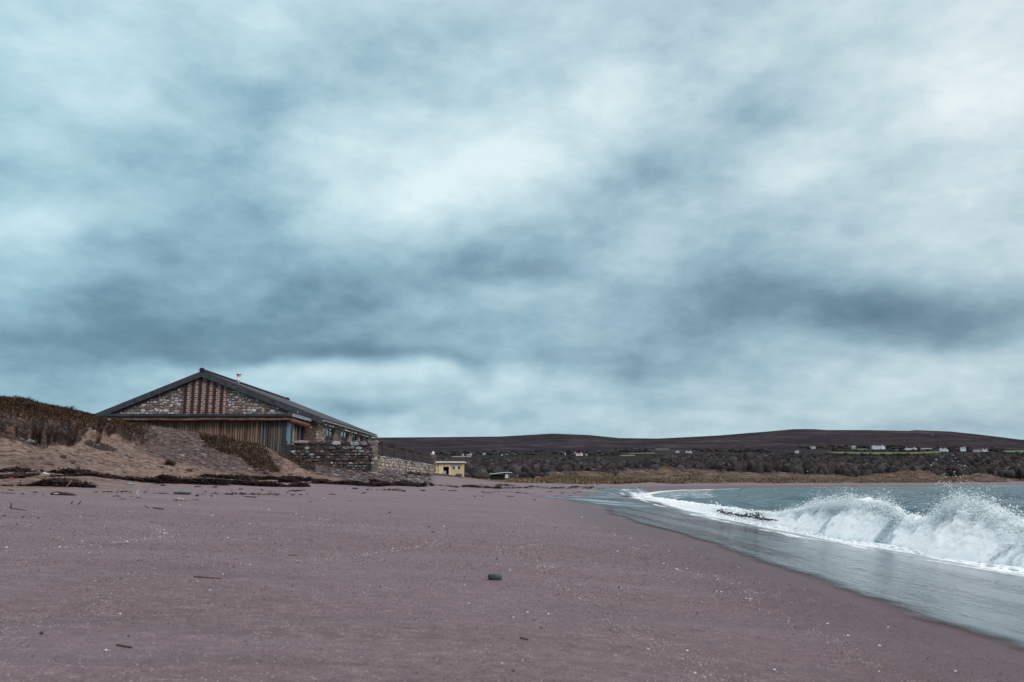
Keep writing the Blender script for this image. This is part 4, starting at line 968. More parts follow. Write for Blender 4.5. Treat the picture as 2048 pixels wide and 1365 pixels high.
HOUSES = [ # px0, px1, py_base, py_top, material key, label
 (1747,1770,899,891.5,'w','largest white house on the hill, long and windowed, above the bright green field'),
 (1813,1834,901.5,896.5,'w','long low white house just right of the bright green field'),
 (1881,1897,903.5,897.5,'w','broad white house with grey gable, between the grey building and the tall narrow house'),
 (1923,1932,903,895,'w','tall narrow white house on the right of the hillside'),
 (1949,1962,905,900.5,'g','grey white bungalow right of the tall narrow house'),
 (1967,1978,903.5,899.5,'w','small white house right of the grey white bungalow'),
 (1705,1712,898,892,'g','small pale house left of the largest white house, half among trees'),
 (1621,1631,898,893.5,'w','small white house on the moor edge left of the bright green field'),
 (1591,1598,907,902,'w','small white house standing at the top of the wood'),
 (1844,1865,901,896.5,'d','long grey brown building between two white houses'),
 (2028,2050,908,905,'w','white house at the right edge of the hill'),
 (1149,1166,912,906,'r','long white cottage with a red roof above the wood'),
 (1170.5,1174.5,912,909,'w','tiny white outbuilding beside the red roofed cottage'),
 (1128.5,1130.5,911.5,908,'w','tiny white hut left of the red roofed cottage'),
 (1373,1384,906.5,903,'w','pale low house above the middle of the wood'),
 (1353,1359,906,902.5,'w','small pale house left of the low house above the middle wood'),
 (923,926.5,912.5,909,'w','tiny white house above the yellow hut'),
 (933,942,911.5,908.5,'w','low white farm building right above the yellow hut'),
 (966,971,910.5,907,'w','small white house above the dark shed'),
 (1003,1005.5,912.5,910,'w','tiny white house left of the small green field'),
 (903,905.5,911,908.5,'w','tiny white house at the end of the board fence')]
RED_ROOF = simple('red_tiles', (.20,.05,.035), (.28,.08,.06), .5, .8); GREY_W = simple('grey_render', (.36,.40,.43), (.28,.31,.34), .4, .8); BROWN_W = simple('brown_render', (.11,.09,.095), (.16,.135,.14), .4, .8)
ROOF_G = simple('grey_slates', (.16,.18,.20), (.22,.24,.26), .4, .7)
def build_houses():
    for (a, b_, yb, yt, k, lab) in HOUSES:
        x, y, z = Gfar((a+b_)/2, yb); w = (b_-a)/1618*y; h = (yb-yt)/1618*y; d = max(w*.45, 6)
        E = empty('house', (x, y, z-.3), random.uniform(-.25, .25)); tag(E, lab, 'house', 'houses scattered on the hillside')
        wm = {'w': WHITE_HOUSE, 'g': GREY_W, 'd': BROWN_W, 'r': WHITE_HOUSE}[k]; rm = RED_ROOF if k == 'r' else ROOF_G
        wh = h*.68; mb = MB(); mb.box(-w/2, w/2, 0, d, -3, wh)
        mb.add([(-w/2,0,wh),(-w/2,d,wh),(-w/2,d/2,h)], [(0,2,1)]); mb.add([(w/2,0,wh),(w/2,d,wh),(w/2,d/2,h)], [(0,1,2)])
        if w > 11: mb.box(w*.18, w*.42, -2.5, .0, -3, wh*.92)
        mb.build('wall', wm, E)
        mb = MB(); o = .4; mb.add([(-w/2-o,-o,wh-.15),(w/2+o,-o,wh-.15),(w/2+o,d/2,h+.1),(-w/2-o,d/2,h+.1),(-w/2-o,d+o,wh-.15),(w/2+o,d+o,wh-.15)], [(0,1,2,3),(3,2,5,4)]); rf = mb.build('roof', rm, E)
        for sx in ((-.35, .35) if w > 9 else (.3,)):
            mb = MB(); mb.box(w*sx-.5, w*sx+.5, d/2-.4, d/2+.4, h-.6, h+1.3); mb.build('chimney', wm, rf)
        n = max(2, int(w/3.2)); rows = 2 if wh > 5.2 else 1
        for r in range(rows):
            for i in range(n):
                cx = -w/2+w*(i+.5)/n; zz = wh*(.30 if rows == 2 and r == 0 else .62 if rows == 2 else .45)
                if w > 11 and w*.16 < cx < w*.44: continue
                mb = MB(); mb.box(cx-.55, cx+.55, -.06, -.003, zz-.6, zz+.7); mb.build('window', GLASS, E)
build_houses()

def crowns(name, pts, label, colA, kind='stuff', cat='wood', cards=46, cs=.30, core=False):
    """pts: x,y,z,r,h  each crown = clumps of small leaf sprays through an uneven volume"""
    pts = np.array(pts); n = len(pts)
    d = rng.normal(size=(n, cards, 3)); d /= np.linalg.norm(d, axis=2, keepdims=True); rad = rng.random((n, cards, 1))**.45
    lob = 1+.35*np.sin(d[..., :1]*4+rng.random((n, 1, 1))*6)*np.cos(d[..., 1:2]*5+rng.random((n, 1, 1))*6)
    C = d*rad*lob*pts[:, None, 3:4]; C[..., 2] = C[..., 2]*(pts[:, None, 4]/pts[:, None, 3])*.5; C = C + pts[:, None, :3]; C[..., 2] += pts[:, None, 4]*.5
    C = C.reshape(-1, 3); m = len(C); R0 = np.repeat(pts[:, 3], cards)*cs*rng.uniform(.5, 1.3, m)
    a = rng.normal(size=(m, 3)); a /= np.linalg.norm(a, axis=1, keepdims=True); b = np.cross(a, rng.normal(size=(m, 3))); b /= np.linalg.norm(b, axis=1, keepdims=True)
    cr = rng.random(n)
    if core:      # triangles : lumpy crown body under the twigs
        V = np.stack([C+a*R0[:, None], C+b*R0[:, None]*.9, C-a*R0[:, None]*.8], 1).reshape(-1, 3); Fc = np.arange(m*3).reshape(m, 3)
        Bc = pts[:, :3].copy(); Bc[:, 2] += pts[:, 4]*.42; B3 = np.repeat(ICO2[0][None], n, 0)
        nz_ = 1+.42*vnoise(B3[..., 0]*1.7+np.arange(n)[:, None]*3.1, B3[..., 1]*1.7, B3[..., 2]*1.7, 211)
        V2 = (B3*nz_[..., None]*np.stack([pts[:, 3], pts[:, 3], pts[:, 4]*.55], -1)[:, None, :]*.80 + Bc[:, None, :]).reshape(-1, 3)
        F2 = (ICO2[1][None]+(np.arange(n)*len(ICO2[0]))[:, None, None]).reshape(-1, 3)+len(V)
        me = mesh_from(name, np.vstack([V, V2]), np.vstack([Fc, F2]), colA, True)
        vattr(me, 'rnd', np.concatenate([np.clip(np.repeat(cr, cards)*.9+rng.random(m)*.1, 0, 1), np.repeat(cr, len(ICO2[1]))*.95]), 'FACE'); return me
    V = np.stack([C+a*R0[:, None], C+b*R0[:, None]*.9, C-a*R0[:, None]*.8, C-b*R0[:, None]], 1).reshape(-1, 3)
    Fc = np.arange(m*4).reshape(m, 4); me = mesh_from(name, V, Fc, colA)
    vattr(me, 'rnd', np.clip(np.repeat(cr, cards)*.75+rng.random(m)*.25, 0, 1), 'FACE'); return me
WOOD_M, nt, b = new_mat('winter_wood'); T = NT(nt)
c = T.ramp(T.attr('rnd'), [(0,(.013,.012,.014)),(.30,(.024,.021,.024)),(.5,(.038,.034,.036)),(.65,(.052,.037,.036)),(.8,(.042,.044,.036)),(.93,(.080,.075,.082)),(1,(.072,.043,.037))])
T.put(b.inputs['Base Color'], c); b.inputs['Roughness'].default_value = .95; b.inputs['Specular IOR Level'].default_value = .1
def build_wood():
    LX_, LY_ = [600,755,900,1080,1140,1200,1240,1290,1310,1400,1540,1600,1640,1700,1790,1880,1915,2000,2048,2300], [913,912,916,915,914,915,920,920,911,908,904,908,910.5,912.5,913,910,904,907,908,908]
    pts = []; Ys = []
    N = 32000
    Y = 300 + (1500-300)*rng.random(N)**.85; t = rng.uniform(-.40, .80, N); x = t*Y; s = sdist(x, Y)
    z = height(x, Y, False); h = rng.uniform(5, 13, N); px = 1024+1618*t; top = 964-(z+h-CZ)*1618/Y
    ok = (-s > 110) & (top > np.interp(px, LX_, LY_)+rng.uniform(-2.5, 5, N)) & ((px > 700))
    # thinner cover at the far edge so clearings show
    for i in np.nonzero(ok)[0]: pts.append((x[i], Y[i], z[i], (1.3+Y[i]*.0034)*rng.uniform(.7, 1.3), h[i]*min(1, .45+Y[i]/1400)))
    # hedgerows and garden trees near the houses
    for (pa, pb, ya, yb, k) in ((1600,1700,893,899,60),(1712,1747,892,898,22),(1775,1812,893,900,24),(1834,1846,895,900,8),(1866,1882,896,903,12),(1898,1923,895,903,30),(1933,1950,897,904,18),(1980,2005,898,904,24),(1650,1890,910.5,912,46),(1232,1310,900,905,50),(1100,1240,905,912,55),(1385,1540,900,905,70),(870,1090,904,911,110),(1665,1890,902.6,903.6,50),(2000,2060,907,911,24)):
        for _ in range(k):
            gx, gy, gz = Gfar(random.uniform(pa, pb), random.uniform(ya, yb)); pts.append((gx, gy, gz-1, random.uniform(2.5, 5.5), random.uniform(3, 6)))
    pts = [p for p in pts if p[1] > 280]
    print('crowns', len(pts)); pts = np.array(pts); me = crowns('far_wood', pts, '', WOOD_M, cards=34, cs=.17, core=True)
    tag(ob('far_wood', me), 'bare brown winter woodland covering the lower hillside', 'woodland', kind='stuff')
    # dark scrub behind the dunes
    pts = []
    N = 5000; Y = rng.uniform(170, 330, N); t = rng.uniform(-.12, .66, N); x = t*Y; s = sdist(x, Y); z = height(x, Y, False)
    ok = (-s > 60+20*rng.random(N)) & (t > -.115)
    for i in np.nonzero(ok)[0]: pts.append((x[i], Y[i], z[i]-.4, rng.uniform(.8, 1.7), rng.uniform(1.2, 2.6)))
    if pts:
        pts = np.array(pts); me = crowns('scrub', pts, '', WOOD_M, cards=34, cs=.17, core=True); tag(ob('scrub', me), 'dark scrub between the dunes and the wood', 'scrub', kind='stuff')
build_wood()

# ------------------------------------------------------------------ grasses
def blades(name, x, y, hgt, width, mat_, label, cat, lean=.35, wind=(.5, .1)):
    n = len(x); z = height(x, y)
    a = rng.random(n)*6.283; ln = rng.normal(0, lean, (n, 2)) + np.array(wind)*lean
    dx, dy = np.cos(a)*width/2, np.sin(a)*width/2
    b0 = np.stack([x-dx, y-dy, z-.03], -1); b1 = np.stack([x+dx, y+dy, z-.03], -1)
    mid = np.stack([x+ln[:, 0]*hgt*.35, y+ln[:, 1]*hgt*.35, z+hgt*.62], -1); w = np.stack([dx, dy, 0*dx], -1)*.7
    tip = np.stack([x+ln[:, 0]*hgt, y+ln[:, 1]*hgt, z+hgt*(1-.25*np.abs(ln).sum(1).clip(0, 1.5))], -1)
    V = np.stack([b0, b1, mid+w, mid-w, tip], 1).reshape(-1, 3); k = np.arange(n)[:, None]*5
    F1 = np.concatenate([k+np.array([[0, 1, 2]]), k+np.array([[0, 2, 3]]), k+np.array([[3, 2, 4]])], 1).reshape(-1, 3)
    me = mesh_from(name, V, F1, mat_); vattr(me, 'rnd', np.repeat(rng.random(n), 3), 'FACE')
    return tag(ob(name, me), label, cat, kind='stuff')
def grass_mat(name, stops):
    m, nt, b = new_mat(name); T = NT(nt); c = T.ramp(T.attr('rnd'), stops)
    c = T.mix(T.ss(T.noise(T.pos(), .7, 4, .65), .35, .65), c, T.mix(.45, c, tuple(stops[0][1])))
    T.put(b.inputs['Base Color'], c); b.inputs['Roughness'].default_value = .9; b.inputs['Specular IOR Level'].default_value = .15; return m
TURF = grass_mat('turf_blades', [(0,(.022,.011,.009)),(.4,(.058,.034,.021)),(.75,(.105,.070,.040)),(1,(.29,.195,.13))])
MARRAM = grass_mat('marram_blades', [(0,(.04,.023,.015)),(.35,(.125,.082,.048)),(.7,(.26,.19,.115)),(1,(.42,.33,.22))])
def scatter_turf():
    N = 420000; Y = 26+33*rng.random(N); px = rng.uniform(-120, 640, N); x = (px-1024)/1618*Y; z = height(x, Y)
    vm = veg_mask(x, Y, z); py = 964-(z-CZ)*1618/Y; lip = sstep(22, 4, py+fbm(x/.6, Y/.6, 0, 2, 133)*12-np.interp(px, [0,100,185,270,300], [811,829,842,855,800]))*.93+.04; lip = np.where(px > 300, .8, lip)
    keep = (rng.random(N) < vm*.75*lip) & (vm > .35)
    # keep the building footprint free
    keep &= ~((Y > 57.5) & (x > -36) & (x < -15))
    x, Y = x[keep], Y[keep]; n = len(x); cl = .5+.5*fbm(x/.8, Y/.8, 0, 3, 131)
    blades('bank_turf', x, Y, (.05+.30*np.clip(cl*1.6-.4, .1, 1.3)*rng.random(n)), .022+.02*rng.random(n), TURF, 'rough brown green turf hanging over the eroded bank', 'grass', .6)
    # longer wind-bent tussocks along the lip of the bank and spilling over it
    C = 900; Yc = rng.uniform(27, 54, C); pc = rng.uniform(-100, 600, C); xc = (pc-1024)/1618*Yc; zc = height(xc, Yc); vm = veg_mask(xc, Yc, zc); pyc = 964-(zc-CZ)*1618/Yc; ok = (vm > .45) & ((pc > 300) | (pyc < np.interp(pc, [0, 100, 185, 270, 300], [822, 838, 850, 862, 870]))) & ~((Yc > 57) & (xc > -36)); xc, Yc = xc[ok], Yc[ok]
    k = 46; X = np.repeat(xc, k)+rng.normal(0, .13, len(xc)*k); YY = np.repeat(Yc, k)+rng.normal(0, .13, len(xc)*k); hh = np.repeat(rng.uniform(.12, .36, len(xc))*rng.choice([.6, 1, 1.2], len(xc)), k)*rng.uniform(.5, 1.1, len(X))
    blades('bank_tussocks', X, YY, hh, .018, TURF, 'longer wind bent tussocks on the bank', 'grass', .7, (.8, -.3))
    # marram in tufts on the foredune and along the bay
    C = 5200; Yc = rng.uniform(118, 470, C)**1.0; t = rng.uniform(.0, .66, C); xc = t*Yc; s = sdist(xc, Yc)
    ok = (-s > 8) & (-s < 95) & (rng.random(C) < np.where(-s < 34, 1, .45)); xc, Yc = xc[ok], Yc[ok]
    k = 34; X = np.repeat(xc, k)+rng.normal(0, .8, len(xc)*k); YY = np.repeat(Yc, k)+rng.normal(0, .8, len(xc)*k); h = np.repeat(rng.uniform(.2, .6, len(xc)), k)*rng.uniform(.6, 1.1, len(X))
    blades('marram_grass', X, YY, h, .16*np.sqrt(YY/160), MARRAM, 'pale tufts of marram grass on the low dunes', 'grass', .5, (.9, 0))
    # thicker belt just behind the beach
    C = 1500; xc = rng.uniform(2, 40, C); Yc = 150+.25*(xc-5)+rng.normal(0, 7, C); k = 46
    X = np.repeat(xc, k)+rng.normal(0, .6, C*k); YY = np.repeat(Yc, k)+rng.normal(0, .6, C*k); s = sdist(X, YY); ok = -s > 7; X, YY = X[ok], YY[ok]
    blades('foredune_grass', X, YY, rng.uniform(.3, .75, len(X)), .10, MARRAM, 'dense straw coloured marram on the foredune', 'grass', .5, (.9, 0))
scatter_turf()

# ------------------------------------------------------------------ coarse grit of the near sand
def scatter_grit():
    N = 560000; Y = 1.6+17*rng.random(N)**1.7; x = rng.uniform(-.72, .72, N)*Y; s = sdist(x, Y); dr = .5+.5*fbm(x/.55, Y/.30, 0, 4, 151)
    tl = sum(np.exp(-((s-s0-a*fbm(Y/2.6, 0*Y+s0, 0, 3, 171))/w)**2) for s0, a, w in ((-1.2, .5, .07), (-2.3, .9, .10), (-3.9, 1.3, .09), (-5.6, 1.8, .12)))
    keep = (s < -.35) & (rng.random(N) < (.24+.9*np.clip(dr-.35, 0, 1)+.8*tl)*sstep(18, 9, Y)); x, Y = x[keep], Y[keep]; n = len(x)
    S = (.0013+.0008*rng.gamma(1.2, .8, n))*np.clip(Y/4, .75, 1.9); V, Fc = blobs(np.stack([x, Y, height(x, Y)], -1), np.stack([S*1.2, S, S*1.0], -1), OCT[:5], OCF[:4])
    me = mesh_from('beach_grit', V, Fc, GRIT); vattr(me, 'rnd', np.repeat(np.clip(rng.random(n)+.12*tl[keep], 0, 1), 4), 'FACE')
    tag(ob('beach_grit', me), 'coarse grit and shell crumbs strewn over the near sand', 'grit', kind='stuff')
GRIT = grass_mat('grit', [(0,(.06,.040,.045)),(.2,(.11,.080,.088)),(.6,(.175,.132,.138)),(.96,(.27,.22,.23)),(1,(.58,.58,.60))])
scatter_grit()

# ------------------------------------------------------------------ rubble, strandline seaweed
def scatter_rubble():
    N = 60000; Y = rng.uniform(26, 72, N); px = rng.uniform(10, 890, N); x = (px-1024)/1618*Y; z = height(x, Y); rm = rub_mask(x, Y, z)
    keep = (rng.random(N) < np.maximum(rm**2*(.16+.3*(px > 600)), .035*(z > .85)*(fbm(x/2, Y/2, 0, 2, 161) > -.1)*(Y < 58))); keep &= ~((Y > 57.5) & (x < -10.4))
    x, Y, z, px = x[keep], Y[keep], z[keep], px[keep]; n = len(x); S = np.minimum(rng.gamma(1.5, .026, n)+.015, .16); big = sstep(600, 700, px)
    S = S*(1+.3*big); S3 = np.stack([S*1.3, S, S*.65], -1)
    V, Fc = blobs(np.stack([x, Y, z], -1), S3, ICO[0], ICO[1], .28); me = mesh_from('loose_rubble', V, Fc, STONE_DK)
    rr = rng.random(n); vattr(me, 'rnd', np.repeat(np.clip(rr**1.3*.82+.06*big, 0, 1), len(ICO[1])), 'FACE')
    tag(ob('loose_rubble', me), 'loose grey stones littering the bank and wall foot', 'stones', kind='stuff')
scatter_rubble()
WL = [ # strandline: centre polyline in photo pixels, spread, amount, height
 ([(0,942),(80,943),(170,951),(240,958),(300,965),(340,966)], 2.2, 2600, .10), ([(0,952),(45,955)], 4.5, 2200, .11), ([(110,952),(150,952),(205,955)], 3.0, 2000, .10),
 ([(0,972),(60,973),(100,972),(150,974),(188,976)], 1.2, 1500, .09), ([(90,972),(120,970),(155,974)], 2.5, 1500, .10),
 ([(320,967),(370,968),(450,971)], 2.2, 2600, .14), ([(350,956),(420,955),(480,958),(545,960),(620,963)], 1.6, 2600, .12), ([(440,968),(500,972),(560,974),(615,974)], 1.8, 1800, .10),
 ([(480,962),(510,965)], 3, 600, .14), ([(560,964),(640,967),(700,970),(760,973),(835,974)], 2.2, 4200, .12), ([(610,962),(680,964)], 1.2, 800, .1), ([(740,968),(800,971),(850,973)], 2.2, 2200, .14),
 ([(860,972),(930,973),(1000,977)], 1.3, 1800, .10), ([(930,970),(1060,974),(1190,975)], .7, 1800, .06), ([(1000,977),(1180,978),(1280,977)], .7, 1000, .06), ([(690,978),(800,982)], 1.6, 240, .05), ([(930,981),(1150,990)], 2.4, 240, .03), ([(200,985),(620,990)], 5, 200, .02)]
def strand():
    XX = []
    for (pl_, sp, n, hh) in WL:
        pts = [G(px, py) for px, py in pl_]; xy = np.array([(p.x, p.y) for p in pts]); pp = np.array(pl_, float)
        t = rng.random(n)*(len(pl_)-1); i = t.astype(int); f = t-i
        c = xy[i]+(xy[i+1]-xy[i])*f[:, None]; wv = .5+.5*fbm(c[:, 0]/.9, c[:, 1]/1.4, 0, 3, 141); wv = np.clip((wv-.42)*2.6+.1, 0, 1); keep = rng.random(n) < np.clip(wv*1.5, .04, 1)
        c = c[keep]; n = len(c); depth = np.clip(c[:, 1], 5, 200)
        c = c + rng.normal(0, 1, (n, 2))*np.array([.18, 1.0])*(sp*depth/300)[:, None]
        z = height(c[:, 0], c[:, 1]); XX.append(np.column_stack([c, z+rng.random(n)**1.4*hh*(.3+wv[keep]*1.7), np.full(n, hh)]))
    A = np.vstack(XX); n = len(A); C = A[:, :3]; s = rng.uniform(.35, 1, n)*(.04+A[:, 3]*.35)
    V, Fc = blobs(C, np.stack([s*1.5, s*1.1, s*.5], -1)*rng.uniform(.5, 1.3, (n, 3)), jit=.5)
    # curled fronds
    m = 9000; j = rng.integers(0, n, m); c = C[j]; a = rng.random(m)*6.283; up = rng.uniform(-.1, .9, m); ln = rng.uniform(.05, .20, m)
    d = np.stack([np.cos(a)*ln, np.sin(a)*ln, up*ln], -1); w = np.stack([-np.sin(a), np.cos(a), 0*a], -1)*.012
    F_ = np.stack([c-w, c+w, c+d+w*.4, c+d-w*.4], 1).reshape(-1, 3)
    me = mesh_from('seaweed_strandline', V, Fc, WEED); tag(ob('seaweed_strandline', me), 'dark wrack lines of seaweed along the top of the beach', 'seaweed', kind='stuff')
    me = mesh_from('seaweed_fronds', F_, np.arange(m*4).reshape(m, 4), WEED_DRY); tag(ob('seaweed_fronds', me), 'dry curled fronds sticking out of the wrack line', 'seaweed', kind='stuff')
strand()

# ------------------------------------------------------------------ single things lying on the beach
def px_m(p): return math.hypot(p.y, p.x*.0)/1618.   # metres per photo pixel at that point
ROCK_B = simple('blue_grey_rock', (.055,.062,.075), (.11,.125,.145), 9, .7, .4); ROCK_BR = simple('brown_rock', (.060,.035,.032), (.12,.075,.065), 9, .8, .4); ROCK_D = simple('dark_pebble', (.020,.022,.030), (.050,.055,.070), 30, .55, .3, bd=.003)
SHELL = simple('shell_white', (.72,.76,.76), (.58,.58,.56), 30, .5); WOODM = simple('driftwood', (.030,.017,.015), (.070,.042,.034), 14, .85, .3, bd=.005); WOODP = simple('bleached_driftwood', (.42,.40,.39), (.55,.53,.50), 14, .8)
PLB = simple('blue_plastic', (.10,.22,.32), (.16,.30,.40), 5, .5); PLW = simple('white_plastic', (.72,.80,.82), (.60,.66,.70), 5, .5); PLR = simple('red_plastic', (.32,.04,.035), (.25,.03,.03), 5, .5); GRN = simple('teal_plastic', (.12,.34,.32), (.16,.4,.38), 5, .5)
def stone_mesh(name, sx, sy, sz, m, seed=1, box=0.0, jit=.18):
    V = ICO3[0].copy()
    if box: V = V/np.maximum(np.abs(V).max(1, keepdims=True), 1e-6)*box + V*(1-box)
    V = V*(1+jit*fbm(V[:, 0]*1.3+seed*7, V[:, 1]*1.3, V[:, 2]*1.3, 3, seed))[:, None]; V = V*np.array([sx, sy, sz]); return mesh_from(name, V, ICO3[1], m, True)
def lay(name, me, px, py, label, cat, group=None, rz=0., sink=.25, hh=.02, tilt=0.):
    g = G(px, py); o = ob(name, me, None, (g.x, g.y, g.z+hh*(1-sink))); o.rotation_euler = (0, tilt, rz); tag(o, label, cat, group); return o
def rock(px, py, w, h, label, m, name='stone', dep=None, box=.0, rz=0., group=None, seed=None, cat='stone', tilt=0.):
    g = G(px, py); k = px_m(g); sx = w*k/2; sz = h*k/2; sy = (dep or w*.6)*k/2
    return lay(name, stone_mesh(name, sx, sy, sz, m, seed or int(px+py), box), px, py, label, cat, group, rz, .25, sz, tilt)
def stick(pts, r, label, m, name='driftwood_stick', group=None, cat='stick', lift=0.):
    """pts: (px, py, extra height in px)"""
    gs = []
    for (px, py, up) in pts:
        g = G(px, py); gs.append(Vector((g.x, g.y, g.z + up*px_m(g)+r*.6+lift)))
    if len(pts) > 1 and any(p[2] for p in pts):       # parts in the air stand over the first foot point
        y0 = gs[0].y; gs = [Vector((g.x*y0/g.y if g.y else g.x, y0+(i*.01), g.z)) for i, g in enumerate(gs)]
    o0 = gs[0].copy(); mb = MB(); n = len(gs); mb.tube([g-o0 for g in gs], [r*(1-.35*i/max(n-1, 1)) for i in range(n)], 7)
    o = mb.build(name, m, None, True, o0); tag(o, label, cat, group); return o
# the lone stone in the middle of the sand
rock(990, 1160, 29, 13.5, 'dark blue grey oblong stone alone on the open sand in the centre', ROCK_D, box=.50, dep=15, rz=.12, seed=4, tilt=.10)
stick([(387,1155,0),(414,1156.5,0),(441,1158.5,0)], .0045, 'long thin dark stick lying flat on the open sand left of the centre stone', WOODM)
stick([(234,1292,0),(248,1294.5,0),(263,1297,0)], .0045, 'short dark twig nearest the bottom left corner of the sand', WOODM, 'twig')
stick([(1041,1277.5,0),(1048,1279,0),(1056,1281,0)], .004, 'short dark twig in front of and right of the centre stone', WOODM, 'twig')
stick([(578,1111,0),(586,1112,0),(594,1111.5,0)], .004, 'small brown twig on the sand between the long stick and the centre stone', WOODM, 'twig')
rock(83, 1269, 8, 7, 'round black pebble on the lower left sand', ROCK_D, 'pebble', seed=9)
rock(257, 1274, 5, 4, 'tiny dark pebble just above the bottom left twig', ROCK_D, 'pebble', seed=10)
rock(1238, 1176, 4, 4, 'tiny black pebble on the sand right of the centre stone', ROCK_D, 'pebble', seed=11)
rock(1082, 1257, 4, 4, 'tiny dark pebble just above the twig right of the centre stone', ROCK_D, 'pebble', seed=12)
rock(779, 1027, 4.5, 4, 'small round black pebble far up the middle of the sand', ROCK_D, 'pebble', seed=13)
rock(866, 1065, 7, 2.5, 'flat dark pebble in the middle of the upper sand', ROCK_D, 'pebble', seed=14)
rock(1069, 1001, 6, 3, 'dark pebble alone right of the weed scraps near the water', ROCK_D, 'pebble', seed=15)
rock(1251, 996, 14, 5, 'brown rock awash at the narrow far end of the shallows', ROCK_BR, 'rock', seed=16, dep=20, cat='rock')
rock(1331, 1013.5, 4, 2.2, 'tiny dark stone in the wash nearest the far rock', ROCK_D, seed=17)
rock(1594, 1133.5, 5, 2.6, 'small dark stone in the rippled backwash', ROCK_D, seed=18)
rock(1887, 1151, 6, 2.0, 'small flat dark stone in the smooth backwash below the big splash', ROCK_D, seed=19)
rock(1932, 1238.5, 5, 2.8, 'small dark stone in the backwash nearest the right edge', ROCK_D, seed=20)
for (px, py, w, h, l) in ((365,989,36,8,'long blue grey rock lying among weed on the upper sand'),(481,980,10,4,'small blue grey stone below the wrack line'),(533,949,12,10,'round brown boulder on the pale sand slope'),(513,942,8,6,'small grey rock just left above the round brown boulder'),
                          (711,978,14,4,'flat pale blue stone below the gravel'),(952,957,19,7,'bluish boulder in the grass between the yellow hut and the dark shed'),(918,953,14,7,'dark boulder in front of the yellow hut'),(248,946,9,4,'small dark rock on the pale sand slope'),(700,963,16,7,'grey boulder low on the gravel'),(842,966,10,5,'grey rock at the right end of the gravel')):
    rock(px, py, w, h, l, ROCK_BR if 'brown' in l else ROCK_B, 'boulder' if w > 10 else 'rock', cat='rock')
SH = [(119,1096,5,3.2),(13,1096,5,2.6),(240,1229,5,2.6),(499,1049,3.5,2.2),(538,1020,3.2,2),(592,1029,3.4,2.2),(425,1033,3.4,2.4),(360,1011,3,2),(938,1208,3.4,2.6),(1055,1226,5,3),(1097,1230,4,3.4),(1027,1236,5,2.4),(1235,1104,3,2.6),(1374,1138,4,2),
      (1433,1184,3,2.6),(1443,1185,4,2.4),(1655,1249,4.5,2.8),(1696,1273,5,3),(1759,1293,5.5,3),(1776,1256,4,2.4),(1911,1344,5,3),(1164,926+110,3,2),(647,998,4,1.8),(164,1084,3.5,2.4),(420,1182,4,2.6),(456,1077,3.2,2.2),(446,1078+72,3,2.2),(1004,1328,4,2.6),(212,1362-60,6,3),(930,1171,3,2.4),(1020,1142,4,3),(1549,1341,5,3)]
spot = ['left edge','lower left','upper left','centre','right','lower right']
def where(px, py):
    c = 'far left' if px < 260 else 'left' if px < 620 else 'middle' if px < 900 else 'centre' if px < 1250 else 'right of the centre' if px < 1550 else 'right'
    r = 'upper' if py < 1060 else 'mid' if py < 1200 else 'near'
    return c, r
near_what = {0:'left of two bright chips above the lower left sand, on the far left',1:'at the very left edge of the sand'}
for i, (px, py, w, h) in enumerate(SH):
    c, r = where(px, py)
    lab = 'small white shell fragment in the %s %s part of the open sand' % (r, c)
    rock(px, py, w, h, lab, SHELL, 'shell', dep=w*.8, seed=30+i, group='white shell fragments on the sand in the %s %s part' % (r, c), cat='shell')
# driftwood lump, sticks, plastic scraps
def driftlump():
    g = G(125, 991); k = px_m(g); E = empty('driftwood_lump', g); tag(E, 'low black driftwood lump with a pale patch, alone below the left wrack', 'driftwood')
    mb = MB(); mb.tube([(-24*k,0,2*k),(-20*k,0,4.5*k),(-9*k,.02,6*k),(-3*k,.0,5*k)], [1.5*k,2.2*k,1.8*k,2.0*k], 8); mb.tube([(-5*k,0,3*k),(4*k,.01,3.2*k),(15*k,.03,2.0*k),(25*k,.05,.4*k)], [3*k,3.3*k,2.4*k,.8*k], 8); mb.tube([(-23*k,0,4.5*k),(-22*k,0,0)], [1.6*k,1.8*k], 6); mb.tube([(-24*k,0,.8*k),(2*k,0,1*k)], [1.3*k,2*k], 6); mb.build('log', WOODM, E, True)
    mb = MB(); mb.tube([(-16*k,-.03,3.1*k),(-8*k,-.03,3.4*k)], [1.1*k,1.4*k], 6); mb.build('pale_patch', WOODP, E, True)
driftlump()
stick([(20,1018,0),(21,1018,5),(19,1018,9),(16,1018,11)], .010, 'curved dark stalk standing up from the sand at the far left', WOODM, 'driftwood_stalk')
stick([(22,1018.5,0),(32,1019,0),(52,1022,0)], .008, 'dark twig lying beside the curved stalk at the far left', WOODM, 'twig')
stick([(155,1010,0),(158,1007,2),(161,1004,5)], .010, 'slanted short dark stick right of the small upright stalk, left sand', WOODM)
stick([(143,1009,0),(143.4,1009,6)], .010, 'small upright dark stalk left of the slanted stick, left sand', WOODM, 'driftwood_stalk')
stick([(307,1017.5,0),(317,1018.5,0),(327,1020,0)], .014, 'thick short dark stick on the sand left of centre', WOODM)
stick([(290,1012,0),(293,1015,0),(297,1017.5,0)], .008, 'thin brown twig above the thick short stick', WOODM, 'twig')
stick([(271,994,0),(272.5,994,6),(275,994,13)], .012, 'white upright stick leaning in the left sand', WOODP)
stick([(276,994,0),(277,994,5)], .012, 'very short white stick beside the leaning white stick', WOODP)
stick([(131,976,0),(137,973,4),(142,970,9)], .012, 'pale straw stick leaning out of the left wrack clump', simple('straw', (.30,.20,.09), (.35,.25,.12), 9, .8))
stick([(86,948,0),(92,950,1),(98,952,1)], .03, 'bright white strip lying behind the left wrack', PLW, 'plastic_strip', cat='plastic')
